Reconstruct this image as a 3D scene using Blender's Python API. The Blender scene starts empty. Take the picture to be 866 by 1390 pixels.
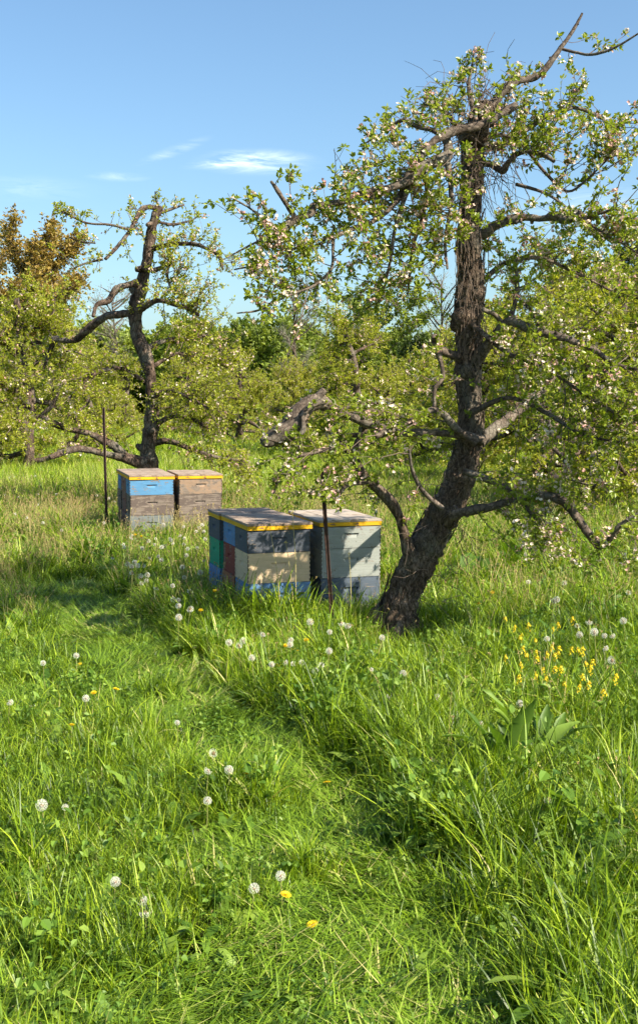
import bpy, math, random
import numpy as np
random.seed(7); R = np.random.default_rng(11)
sc = bpy.context.scene
COL = sc.collection
rad = math.radians

# ------------------------------------------------------------------ camera maths (photo pixels, 866 x 1390)
F, CU, CV, HC, YH = 1650.0, 433.0, 650.0, 1.75, 540.0
PITCH = math.atan((CV - YH) / F)
def terr(x, y):
    x = np.asarray(x, float); y = np.asarray(y, float)
    t = np.clip((y - 9.8) / 2.6, 0, 1); t = t * t * (3 - 2 * t)
    return 0.08 * t + 0.02 * np.sin(x * 1.3 + y * .7) * np.cos(y * .9 - x * .4) + 0.012 * np.sin(x * 4.1 + 1.3) * np.sin(y * 3.3)
def P(u, v, Y):
    """world point on the line of sight of photo pixel (u, v) at world depth Y (camera at 0,0,HC looking +Y)"""
    x, y = (u - CU) / F, -(v - CV) / F
    d = (x, math.cos(PITCH) + y * math.sin(PITCH), -math.sin(PITCH) + y * math.cos(PITCH))
    k = Y / d[1]
    return np.array((d[0] * k, Y, HC + d[2] * k))
def G(u, v, h=0.0):
    """point at height h above flat ground"""
    x, y = (u - CU) / F, -(v - CV) / F
    d = (x, math.cos(PITCH) + y * math.sin(PITCH), -math.sin(PITCH) + y * math.cos(PITCH))
    k = (h - HC) / d[2]
    return np.array((d[0] * k, d[1] * k, h))

# ------------------------------------------------------------------ object helpers
def tag(o, label=None, cat=None, group=None, kind=None):
    if label: o['label'] = label
    if cat: o['category'] = cat
    if group: o['group'] = group
    if kind: o['kind'] = kind
    return o
def thing(name, label, cat, loc=(0, 0, 0), rz=0, group=None):
    o = bpy.data.objects.new(name, None); COL.objects.link(o)
    o.empty_display_size = .1
    o.location = loc; o.rotation_euler = (0, 0, rz)
    return tag(o, label, cat, group)
def copy_tree(o, parent=None):
    c = o.copy(); COL.objects.link(c); c.parent = parent
    for ch in o.children: copy_tree(ch, c)
    return c
class MB:
    """collects quads/tris with attributes, in numpy chunks"""
    def __init__(s): s.v = []; s.f = []; s.n = 0; s.at = []; s.m = []; s.h = []
    def add(s, verts, faces, rnd=None, mat=0, h=None):
        verts = np.asarray(verts, float).reshape(-1, 3); faces = np.asarray(faces, int)
        s.v.append(verts); s.f.append(faces + s.n); s.n += len(verts)
        nf = len(faces)
        s.at.append(np.full(nf, .5) if rnd is None else np.asarray(rnd, float))
        s.h.append(np.zeros(len(verts)) if h is None else np.asarray(h, float))
        s.m.append(np.full(nf, mat))
    def mesh(s, name, mats, smooth=False):
        me = bpy.data.meshes.new(name)
        V = np.concatenate(s.v)
        tot = np.concatenate([np.full(len(f), f.shape[1]) for f in s.f])
        li = np.concatenate([f.reshape(-1) for f in s.f])
        me.vertices.add(len(V)); me.vertices.foreach_set('co', V.reshape(-1).astype(np.float32))
        me.loops.add(len(li)); me.loops.foreach_set('vertex_index', li.astype(np.int32))
        me.polygons.add(len(tot))
        st = np.concatenate(([0], np.cumsum(tot)[:-1])).astype(np.int32)
        me.polygons.foreach_set('loop_start', st)
        for m in (mats if isinstance(mats, (list, tuple)) else [mats]): me.materials.append(m)
        me.polygons.foreach_set('material_index', np.concatenate(s.m).astype(np.int32))
        me.polygons.foreach_set('use_smooth', np.full(len(tot), smooth))
        a = me.attributes.new('rnd', 'FLOAT', 'FACE'); a.data.foreach_set('value', np.concatenate(s.at).astype(np.float32))
        a = me.attributes.new('hgt', 'FLOAT', 'POINT'); a.data.foreach_set('value', np.concatenate(s.h).astype(np.float32))
        me.update(calc_edges=True); me.validate()
        return me
    def build(s, name, mats, parent=None, smooth=False, loc=None):
        o = bpy.data.objects.new(name, s.mesh(name, mats, smooth)); COL.objects.link(o)
        if parent is not None: o.parent = parent
        if loc is not None: o.location = loc
        return o
    def box(s, x0, x1, y0, y1, z0, z1, b=0.0, mat=0):
        if b <= 0:
            v = [(x, y, z) for z in (z0, z1) for y in (y0, y1) for x in (x0, x1)]
            s.add(v, [(0, 2, 3, 1), (4, 5, 7, 6), (0, 1, 5, 4), (2, 6, 7, 3), (0, 4, 6, 2), (1, 3, 7, 5)], mat=mat)
        else:   # chamfered: 24 verts
            import itertools
            vs = []; idx = {}
            lo = (x0, y0, z0); hi = (x1, y1, z1)
            for c in itertools.product((0, 1), repeat=3):
                for ax in range(3):
                    p = []
                    for k in range(3):
                        base = lo[k] if c[k] == 0 else hi[k]
                        if k != ax: base += b if c[k] == 0 else -b
                        p.append(base)
                    idx[(c, ax)] = len(vs); vs.append(p)
            q = []; t = []
            for ax in range(3):
                o1, o2 = [k for k in range(3) if k != ax]
                for sd in (0, 1):
                    ring = []
                    for (a, bb) in ((0, 0), (1, 0), (1, 1), (0, 1)):
                        c = [0, 0, 0]; c[ax] = sd; c[o1] = a; c[o2] = bb; ring.append(idx[(tuple(c), ax)])
                    q.append(ring)
                for a in (0, 1):
                    for bb in (0, 1):
                        c0 = [0, 0, 0]; c0[o1] = a; c0[o2] = bb; c1 = list(c0); c1[ax] = 1
                        q.append([idx[(tuple(c0), o1)], idx[(tuple(c1), o1)], idx[(tuple(c1), o2)], idx[(tuple(c0), o2)]])
            for c in itertools.product((0, 1), repeat=3): t.append([idx[(c, 0)], idx[(c, 1)], idx[(c, 2)]])
            V = np.array(vs, float); ctr = V.mean(0)
            def fix(fs):
                out = []
                for f in fs:
                    n = np.cross(V[f[1]] - V[f[0]], V[f[2]] - V[f[0]])
                    out.append(f if np.dot(n, V[f].mean(0) - ctr) > 0 else f[::-1])
                return out
            s.add(V, fix(q), mat=mat)
            s.add(V, fix(t), mat=mat)

# ------------------------------------------------------------------ materials
def newmat(name):
    m = bpy.data.materials.new(name); m.use_nodes = True
    nt = m.node_tree; nt.nodes.clear()
    return m, nt
def nd(nt, t, **kw):
    n = nt.nodes.new(t)
    for k, v in kw.items():
        if k.startswith('i_'):
            key = k[2:].replace('_', ' ')
            n.inputs[key].default_value = v
        else: setattr(n, k, v)
    return n
def ramp(nt, fac, stops, interp='LINEAR'):
    r = nt.nodes.new('ShaderNodeValToRGB'); r.color_ramp.interpolation = interp
    e = r.color_ramp.elements
    while len(e) < len(stops): e.new(.5)
    for k, (p, c) in enumerate(stops):
        e[k].position = p; e[k].color = (*c, 1) if len(c) == 3 else c
    nt.links.new(fac, r.inputs[0]); return r.outputs[0]
def noise(nt, vec, scale, detail=4, rough=.55, dist=0.0):
    n = nd(nt, 'ShaderNodeTexNoise'); n.inputs['Scale'].default_value = scale
    n.inputs['Detail'].default_value = detail; n.inputs['Roughness'].default_value = rough; n.inputs['Distortion'].default_value = dist
    if vec is not None: nt.links.new(vec, n.inputs['Vector'])
    return n.outputs['Fac']
def coords(nt, scale=(1, 1, 1)):
    t = nd(nt, 'ShaderNodeTexCoord'); mp = nd(nt, 'ShaderNodeMapping'); mp.inputs['Scale'].default_value = scale
    nt.links.new(t.outputs['Object'], mp.inputs[0]); return mp.outputs[0]
def mix(nt, fac, a, b, blend='MIX'):
    m = nd(nt, 'ShaderNodeMix', data_type='RGBA', blend_type=blend)
    for s_, v in ((0, fac), (6, a), (7, b)):
        if hasattr(v, 'is_linked'): nt.links.new(v, m.inputs[s_])
        elif s_ == 0: m.inputs[0].default_value = v
        else: m.inputs[s_].default_value = (*v, 1)
    return m.outputs[2]
def out(nt, sh): o = nd(nt, 'ShaderNodeOutputMaterial'); nt.links.new(sh, o.inputs[0])
def bsdf(nt, col, rough=.8, bump=None, bstr=.5, bdist=.01, spec=.3):
    p = nd(nt, 'ShaderNodeBsdfPrincipled'); p.inputs['Roughness'].default_value = rough
    p.inputs['Specular IOR Level'].default_value = spec
    if hasattr(col, 'is_linked'): nt.links.new(col, p.inputs['Base Color'])
    else: p.inputs['Base Color'].default_value = (*col, 1)
    if bump is not None:
        b = nd(nt, 'ShaderNodeBump'); b.inputs['Strength'].default_value = bstr; b.inputs['Distance'].default_value = bdist
        nt.links.new(bump, b.inputs['Height']); nt.links.new(b.outputs[0], p.inputs['Normal'])
    return p.outputs[0]
def leafmat(name, stops, trans=.35, rough=.5, tipstops=None, spec=.35, tboost=(1.25, 1.2, .6), instrand=0.0):
    """thin leaf: per-leaf colour from the rnd attribute, light shows through"""
    m, nt = newmat(name)
    a = nd(nt, 'ShaderNodeAttribute', attribute_name='rnd')
    fac = a.outputs['Fac']
    if instrand:
        oi = nd(nt, 'ShaderNodeObjectInfo')
        mm = nd(nt, 'ShaderNodeMath', operation='MULTIPLY_ADD'); nt.links.new(oi.outputs['Random'], mm.inputs[0]); mm.inputs[1].default_value = instrand
        nt.links.new(fac, mm.inputs[2])
        m2 = nd(nt, 'ShaderNodeMath', operation='SUBTRACT'); nt.links.new(mm.outputs[0], m2.inputs[0]); m2.inputs[1].default_value = instrand / 2
        m2.use_clamp = True
        fac = m2.outputs[0]
        ln_ = noise(nt, oi.outputs['Location'], .9, 3, .6)
        m3 = nd(nt, 'ShaderNodeMath', operation='MULTIPLY_ADD'); nt.links.new(ln_, m3.inputs[0]); m3.inputs[1].default_value = .9; m3.inputs[2].default_value = -.45
        m4 = nd(nt, 'ShaderNodeMath', operation='ADD'); m4.use_clamp = True; nt.links.new(fac, m4.inputs[0]); nt.links.new(m3.outputs[0], m4.inputs[1]); fac = m4.outputs[0]
    c = ramp(nt, fac, stops)
    if tipstops:
        h = nd(nt, 'ShaderNodeAttribute', attribute_name='hgt')
        c = mix(nt, ramp(nt, h.outputs['Fac'], tipstops[0]), c, tipstops[1])
    p = bsdf(nt, c, rough, spec=spec)
    t = nd(nt, 'ShaderNodeBsdfTranslucent')
    tc = mix(nt, 1.0, c, tboost, 'MULTIPLY'); nt.links.new(tc, t.inputs[0])
    mx = nd(nt, 'ShaderNodeMixShader'); mx.inputs[0].default_value = trans
    nt.links.new(p, mx.inputs[1]); nt.links.new(t.outputs[0], mx.inputs[2]); out(nt, mx.outputs[0])
    return m
M = {}
M['leaf'] = leafmat('apple_leaf', [(0, (.10, .15, .016)), (.5, (.23, .30, .03)), (1, (.38, .41, .07))], .44, .36, tboost=(1.3, 1.25, .5))
M['leaf_far'] = leafmat('apple_leaf_far', [(0, (.13, .15, .02)), (.35, (.30, .345, .03)), (.75, (.44, .46, .06)), (1, (.55, .46, .16))], .48, .5, tboost=(1.3, 1.25, .5), instrand=.25)
M['blossom'] = leafmat('blossom_petal', [(0, (.58, .32, .28)), (.4, (.70, .52, .43)), (1, (.78, .70, .57))], .35, .6, tboost=(1, .95, .9))
M['grass'] = leafmat('grass_blade', [(0, (.03, .07, .006)), (.3, (.125, .215, .009)), (.65, (.245, .36, .014)), (.95, (.40, .49, .035)), (1, (.50, .45, .17))], .34, .42, spec=.35,
                     tipstops=([(0, (.55,) * 3), (.22, (0, 0, 0)), (.85, (0, 0, 0)), (1, (.3,) * 3)], (.22, .24, .07)), tboost=(1.25, 1.25, .4), instrand=.35)
M['cut'] = leafmat('cut_grass', [(0, (.04, .085, .008)), (.4, (.14, .245, .014)), (.88, (.27, .40, .035)), (1, (.48, .44, .17))], .3, .42, spec=.35, tboost=(1.2, 1.2, .5), instrand=.3)
M['straw'] = leafmat('dry_stalk', [(0, (.24, .16, .07)), (.5, (.42, .34, .14)), (1, (.52, .46, .20))], .15, .7, tboost=(1, .9, .6), instrand=.3)
M['weed'] = leafmat('weed_leaf', [(0, (.055, .12, .012)), (.5, (.12, .22, .022)), (1, (.24, .34, .05))], .32, .5, tboost=(1.2, 1.25, .5), instrand=.3)
M['dock'] = leafmat('dock_leaf', [(0, (.06, .12, .015)), (.6, (.12, .21, .025)), (1, (.22, .32, .05))], .35, .5, tboost=(1.2, 1.25, .5))
M['puff'] = leafmat('dandelion_down', [(0, (.82, .79, .68)), (1, (.92, .90, .82))], .22, .8, tboost=(1, 1, .95))
M['seedcore'] = leafmat('seed_core', [(0, (.16, .10, .05)), (1, (.28, .2, .1))], .05, .8)
M['stem'] = leafmat('flower_stem', [(0, (.20, .22, .06)), (.6, (.30, .30, .10)), (1, (.34, .20, .12))], .25, .5)
M['yellow'] = leafmat('yellow_petal', [(0, (.84, .56, .015)), (1, (.88, .72, .03))], .3, .5, tboost=(1, .9, .3))
M['bud'] = leafmat('maple_bud', [(0, (.16, .09, .03)), (.5, (.30, .20, .045)), (1, (.33, .27, .06))], .3, .6, instrand=.2)
M['dark_leaf'] = leafmat('evergreen_leaf', [(0, (.04, .06, .018)), (.5, (.08, .12, .03)), (1, (.13, .18, .04))], .25, .6, instrand=.2)
M['mid_leaf'] = leafmat('woodland_leaf', [(0, (.08, .12, .02)), (.5, (.18, .24, .03)), (1, (.28, .33, .06))], .3, .6, instrand=.4)
M['haze_leaf'] = leafmat('pale_bud', [(0, (.14, .17, .09)), (1, (.24, .27, .13))], .3, .6, instrand=.2)

def bark(name, dark, mid, light, vs=(15, 15, 5.5), bd=.03):
    m, nt = newmat(name)
    v = coords(nt, vs)
    n1 = noise(nt, v, 2.2, 8, .68, .8); v2 = coords(nt, (1, 1, 1)); n2 = noise(nt, v2, 3.5, 4, .6)
    vo = nd(nt, 'ShaderNodeTexVoronoi', feature='DISTANCE_TO_EDGE'); vo.inputs['Scale'].default_value = 3.0; nt.links.new(v, vo.inputs['Vector'])
    c = ramp(nt, n1, [(.32, dark), (.52, mid), (.70, light)])
    c = mix(nt, ramp(nt, n2, [(.48, (0, 0, 0)), (.62, (.75,) * 3)]), c, (.17, .155, .125))
    c = mix(nt, ramp(nt, vo.outputs['Distance'], [(0, (.75,) * 3), (.10, (0, 0, 0))]), c, dark)
    hh = mix(nt, .4, n1, vo.outputs['Distance'], 'ADD')
    out(nt, bsdf(nt, c, .9, hh, 1.0, bd, .15)); return m
M['bark'] = bark('apple_bark', (.018, .012, .008), (.115, .082, .058), (.32, .24, .175))
M['limb'] = bark('apple_limb_bark', (.035, .026, .020), (.12, .093, .073), (.25, .20, .16), (8, 8, 8), .008)
M['farbark'] = bark('far_bark', (.02, .013, .010), (.10, .07, .052), (.25, .18, .14), (6, 6, 3), .03)
m, nt = newmat('thin_twig'); out(nt, bsdf(nt, (.13, .095, .07), .8)); M['twig'] = m
m, nt = newmat('grey_twig'); out(nt, bsdf(nt, (.16, .14, .12), .8)); M['greytwig'] = m

def paint(name, col, wood=(.20, .16, .13), wear=.5, streak=.35, grime=.5):
    """weathered painted board: patches worn to grey wood, horizontal grain, grime of its own"""
    m, nt = newmat(name)
    vg = coords(nt, (3, 3, 60)); vv = coords(nt, (1, 1, 1))
    g = noise(nt, vg, 1.6, 6, .65, .4); n = noise(nt, vv, 9, 7, .7, .4); n3 = noise(nt, vv, 60, 3, .6)
    n4 = noise(nt, coords(nt, (1.2, 1.2, 3)), 5, 5, .6, .3)
    woodc = ramp(nt, g, [(.3, tuple(c * .35 for c in wood)), (.55, wood), (.75, tuple(min(1, c * 1.6) for c in wood))])
    pc = mix(nt, ramp(nt, g, [(.3, (streak,) * 3), (.6, (0, 0, 0))]), col, tuple(c * .62 for c in col))
    pc = mix(nt, ramp(nt, n4, [(.40, (0, 0, 0)), (.68, (grime * .7,) * 3)]), pc, tuple(c * .55 + .012 for c in col))
    sm = nd(nt, 'ShaderNodeMath', operation='ADD'); nt.links.new(n, sm.inputs[0])
    s2 = nd(nt, 'ShaderNodeMath', operation='MULTIPLY_ADD'); nt.links.new(g, s2.inputs[0]); s2.inputs[1].default_value = .55; s2.inputs[2].default_value = -.27
    nt.links.new(s2.outputs[0], sm.inputs[1])
    lo = .70 - wear * .22
    c = mix(nt, ramp(nt, sm.outputs[0], [(lo, (0, 0, 0)), (lo + .035, (1, 1, 1))]), pc, woodc)
    c = mix(nt, ramp(nt, n3, [(.70, (0, 0, 0)), (.74, (.8,) * 3)]), c, (.03, .025, .02))
    out(nt, bsdf(nt, c, .75, mix(nt, .5, g, sm.outputs[0], 'ADD'), .55, .004, .1)); return m
W_ = dict(slate=((.085, .095, .115), .3), beige=((.60, .45, .29), .25), blue=((.11, .22, .40), .45), skyblue=((.10, .25, .43), .45),
          red=((.22, .055, .04), .5), rust=((.30, .12, .06), .6), green=((.035, .30, .16), .3), sage=((.30, .32, .295), .4),
          darkblue=((.10, .125, .16), .4), greywood=((.13, .10, .085), .95), tanwood=((.30, .205, .14), .8), greygreen=((.17, .185, .18), .6),
          maroon=((.20, .10, .08), .7))
for k, (c, w) in W_.items(): M[k] = paint('painted_' + k, c, wear=w)
M['lidgrey'] = paint('weathered_lid', (.36, .28, .22), (.26, .19, .145), .9, .7)
M['liddark'] = paint('dark_weathered_lid', (.30, .235, .19), (.2, .15, .12), .8, .6)
M['lidpale'] = paint('pale_lid', (.42, .36, .30), (.29, .225, .175), .7, .5)
M['rim'] = paint('yellow_rim', (.72, .40, .02), (.22, .13, .06), .45, .4, .6)
M['endgrain'] = paint('end_grain', (.07, .05, .04), (.05, .035, .03), .4)
M['pallet'] = paint('pallet_wood', (.16, .13, .10), wear=.9)
m, nt = newmat('rusty_steel')
v = coords(nt, (20, 20, 8)); n_ = noise(nt, v, 3, 6, .7)
c = ramp(nt, n_, [(.3, (.018, .010, .008)), (.55, (.055, .026, .018)), (.8, (.12, .05, .025))])
p = bsdf(nt, c, .7, n_, .4, .003, .4); out(nt, p); M['steel'] = m
# ground: dark soil with green-brown thatch
m, nt = newmat('soil_and_thatch')
v = coords(nt); a1 = noise(nt, v, 14, 8, .7); a2 = noise(nt, v, .7, 4, .6)
c = ramp(nt, a1, [(.3, (.020, .020, .008)), (.5, (.045, .060, .014)), (.68, (.10, .115, .03)), (.8, (.16, .12, .06))])
c = mix(nt, ramp(nt, a2, [(.4, (0, 0, 0)), (.7, (.4,) * 3)]), c, (.06, .085, .018))
cd = nd(nt, 'ShaderNodeTexCoord'); sp = nd(nt, 'ShaderNodeSeparateXYZ'); nt.links.new(cd.outputs['Object'], sp.inputs[0])
mr = nd(nt, 'ShaderNodeMapRange'); mr.inputs[1].default_value = 22; mr.inputs[2].default_value = 60; nt.links.new(sp.outputs['Y'], mr.inputs[0])
c = mix(nt, mr.outputs[0], c, (.12, .17, .035))
out(nt, bsdf(nt, c, .95, a1, 1.0, .03, .1)); M['ground'] = m

# ------------------------------------------------------------------ geometry: tubes, twigs, leaves
def catmull(pts, rs, n):
    pts = np.asarray(pts, float); rs = np.asarray(rs, float)
    p = np.vstack([2 * pts[0] - pts[1], pts, 2 * pts[-1] - pts[-2]]); r = np.concatenate([[rs[0]], rs, [rs[-1]]])
    op, orr = [], []
    for i in range(len(pts) - 1):
        for t in np.linspace(0, 1, n, endpoint=False):
            a = .5 * (2 * p[i + 1] + (p[i + 2] - p[i]) * t + (2 * p[i] - 5 * p[i + 1] + 4 * p[i + 2] - p[i + 3]) * t * t + (3 * p[i + 1] - p[i] - 3 * p[i + 2] + p[i + 3]) * t ** 3)
            op.append(a); orr.append(r[i + 1] * (1 - t) + r[i + 2] * t)
    op.append(pts[-1]); orr.append(rs[-1])
    return np.array(op), np.array(orr)
def tube(mb, pts, rs, sides=8, rough=0.0, seed=0, mat=0, cap=True, ridges=0.0):
    pts = np.asarray(pts, float); n = len(pts)
    T = np.gradient(pts, axis=0); T /= np.linalg.norm(T, axis=1)[:, None] + 1e-9
    ref = np.array((.3, 1, .1)) if abs(T[0][1]) < .9 else np.array((1, 0, 0.))
    X = np.cross(T[0], ref); X /= np.linalg.norm(X)
    rings = []; g = np.random.default_rng(abs(seed))
    ph = g.uniform(0, 6.28, 8); a = np.linspace(0, 2 * np.pi, sides, endpoint=False)
    for i in range(n):
        X = X - T[i] * np.dot(X, T[i]); X /= np.linalg.norm(X); Yv = np.cross(T[i], X)
        z = i * .55
        k = 1 + rough * (.5 * np.sin(2 * a + ph[0] + z * .35) + .4 * np.sin(3 * a + ph[1] - z * .5) + .35 * np.sin(z * .9 + ph[2]) + .5 * g.normal(size=sides) * .5)
        if ridges: k = k + ridges * np.sin(7 * a + ph[3] + .5 * np.sin(z * .3)) + ridges * .8 * np.sin(11 * a + ph[4] - z * .15)
        rings.append(pts[i] + rs[i] * k[:, None] * (np.cos(a)[:, None] * X + np.sin(a)[:, None] * Yv))
    V = np.concatenate(rings)
    i0 = np.arange(n - 1)[:, None] * sides; j = np.arange(sides)[None]; j2 = (j + 1) % sides
    Fq = np.stack([i0 + j, i0 + j2, i0 + sides + j2, i0 + sides + j], -1).reshape(-1, 4)
    mb.add(V, Fq, mat=mat)
    if cap:
        base = mb.n - len(V)
        c = pts[-1] + T[-1] * rs[-1] * .5
        mb.add(np.vstack([rings[-1], c]), [(k_, (k_ + 1) % sides, sides) for k_ in range(sides)], mat=mat)
def unit(v): return v / (np.linalg.norm(v, axis=-1, keepdims=True) + 1e-9)
def grow(S, D, L, K, rng, wig=.25, g=0.0):
    """N curved twigs: returns (N, K, 3)"""
    pts = [S]; d = unit(D); p = S.copy()
    for k in range(K - 1):
        d = unit(d + rng.normal(size=d.shape) * wig + np.array((0, 0, 1.)) * (np.asarray(g)[:, None] if np.ndim(g) else g))
        p = p + d * (L / (K - 1))[:, None]; pts.append(p.copy())
    return np.stack(pts, 1)
def twig_tubes(mb, PT, r0, r1, sides=4, mat=0):
    N, K, _ = PT.shape
    T = unit(np.gradient(PT, axis=1)); ref = np.array((.37, .61, .7))
    X = unit(np.cross(T, ref)); Y = np.cross(T, X)
    a = np.linspace(0, 2 * np.pi, sides, endpoint=False)
    t = np.linspace(0, 1, K)[None, :]
    r = (np.asarray(r0).reshape(-1, 1) * (1 - t) + np.asarray(r1).reshape(-1, 1) * t)[..., None, None]
    V = PT[:, :, None, :] + r * (np.cos(a)[None, None, :, None] * X[:, :, None, :] + np.sin(a)[None, None, :, None] * Y[:, :, None, :])
    n0 = np.arange(N)[:, None, None] * K * sides; i0 = np.arange(K - 1)[None, :, None] * sides
    j = np.arange(sides)[None, None]; j2 = (j + 1) % sides
    Fq = np.stack([n0 + i0 + j, n0 + i0 + j2, n0 + i0 + sides + j2, n0 + i0 + sides + j], -1).reshape(-1, 4)
    mb.add(V.reshape(-1, 3), Fq, mat=mat)
def leaves(mb, B, D, U, L, Wd, fold=.35, droop=.25, rnd=None, mat=0, simple=False):
    """N leaves; base B, direction D, rough up U, length L, width ratio Wd"""
    N = len(B); D = unit(D); S = unit(np.cross(D, U)); Nn = np.cross(S, D)
    L = np.asarray(L).reshape(-1, 1); w = L * np.asarray(Wd).reshape(-1, 1) * .5
    if rnd is None: rnd = R.random(N)
    if simple:
        V = np.stack([B, B + D * L * .45 + S * w + Nn * w * fold, B + D * L - Nn * L * droop, B + D * L * .45 - S * w + Nn * w * fold], 1)
        idx = np.arange(N)[:, None] * 4 + np.array((0, 1, 2, 3))
        mb.add(V.reshape(-1, 3), idx, rnd, mat); return
    V = np.stack([B, B + D * L * .3 + S * w + Nn * w * fold, B + D * L * .7 + S * w * .8 + Nn * (w * .8 * fold - L * droop * .4), B + D * L - Nn * L * droop,
                  B + D * L * .7 - S * w * .8 + Nn * (w * .8 * fold - L * droop * .4), B + D * L * .3 - S * w + Nn * w * fold], 1)
    i = np.arange(N)[:, None] * 6
    Fq = np.concatenate([i + np.array((0, 1, 2, 3)), i + np.array((0, 3, 4, 5))], 0)
    mb.add(V.reshape(-1, 3), Fq, np.concatenate([rnd, rnd]), mat)
def clusters(mb, Pn, Dn, k, rng, size=(.028, .05), simple=False, wd=(.5, .62), tone=(0, 1)):
    """k leaves around each node"""
    N = len(Pn); B = np.repeat(Pn, k, 0); D = unit(np.repeat(Dn, k, 0) * .65 + rng.normal(size=(N * k, 3)) * .75 + np.array((0, 0, .22)))
    L = rng.uniform(size[0], size[1], N * k)
    B = B + D * L[:, None] * .25
    U = unit(np.array((0, 0, 1.)) + rng.normal(size=(N * k, 3)) * .55)
    cl = np.repeat(rng.random(N), k)
    rn = np.clip(tone[0] + (tone[1] - tone[0]) * (.55 * cl + .45 * rng.random(N * k)), 0, 1)
    leaves(mb, B, D, U, L, rng.uniform(wd[0], wd[1], N * k), rnd=rn, simple=simple, droop=.18)
def blossoms(mb, Pn, Dn, rng, nf=4, size=.017):
    N = len(Pn)
    C = np.repeat(Pn, nf, 0) + rng.normal(size=(N * nf, 3)) * size * 1.15 + np.repeat(Dn, nf, 0) * .012
    A = unit(rng.normal(size=(N * nf, 3)) * .7 + np.array((0, -.2, .5)))
    X = unit(np.cross(A, np.array((.3, .7, .2)))); Y = np.cross(A, X)
    pk = np.repeat(np.clip(rng.random(N) * 1.1, 0, 1), nf)
    for q in range(5):
        an = q * 2 * np.pi / 5
        D = X * math.cos(an) + Y * math.sin(an) + A * .35
        leaves(mb, C, D, A, np.full(len(C), size) * rng.uniform(.8, 1.15, len(C)), np.full(len(C), .95), fold=.2, droop=-.15, rnd=np.clip(pk + rng.normal(size=len(C)) * .12, 0, 1), simple=True)

class Tree:
    def __init__(s, seed): s.rng = np.random.default_rng(seed); s.limbs = []; s.seed = seed
    def limb(s, pts, rs, w=1.0, kind='limb'): s.limbs.append((np.asarray(pts, float), np.asarray(rs, float), w, kind))
    def anchors(s, n, tstart=0.0):
        """random points on the limbs with tangent"""
        segs = []
        for (p, r, w, k) in s.limbs:
            if w <= 0: continue
            for i in range(len(p) - 1):
                L = np.linalg.norm(p[i + 1] - p[i]); tt = (i + 1) / (len(p) - 1)
                segs.append((p[i], p[i + 1], r[i], r[i + 1], L * w * (.35 + .65 * tt)))
        wt = np.array([q[4] for q in segs]); c = s.rng.choice(len(segs), n, p=wt / wt.sum()); t = s.rng.random(n)[:, None]
        A = np.array([q[0] for q in segs])[c]; B = np.array([q[1] for q in segs])[c]
        rr = np.array([q[2] for q in segs])[c]
        return A * (1 - t) + B * t, unit(B - A), rr

def sample_nodes(PT, rng, per, t0=.2):
    N, K, _ = PT.shape
    t = rng.uniform(t0, 1, (N, per)) * (K - 1.001); i = t.astype(int); f = (t - i)[..., None]
    n = np.arange(N)[:, None]
    A, B = PT[n, i], PT[n, i + 1]
    return (A * (1 - f) + B * f).reshape(-1, 3), unit(B - A).reshape(-1, 3)

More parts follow.
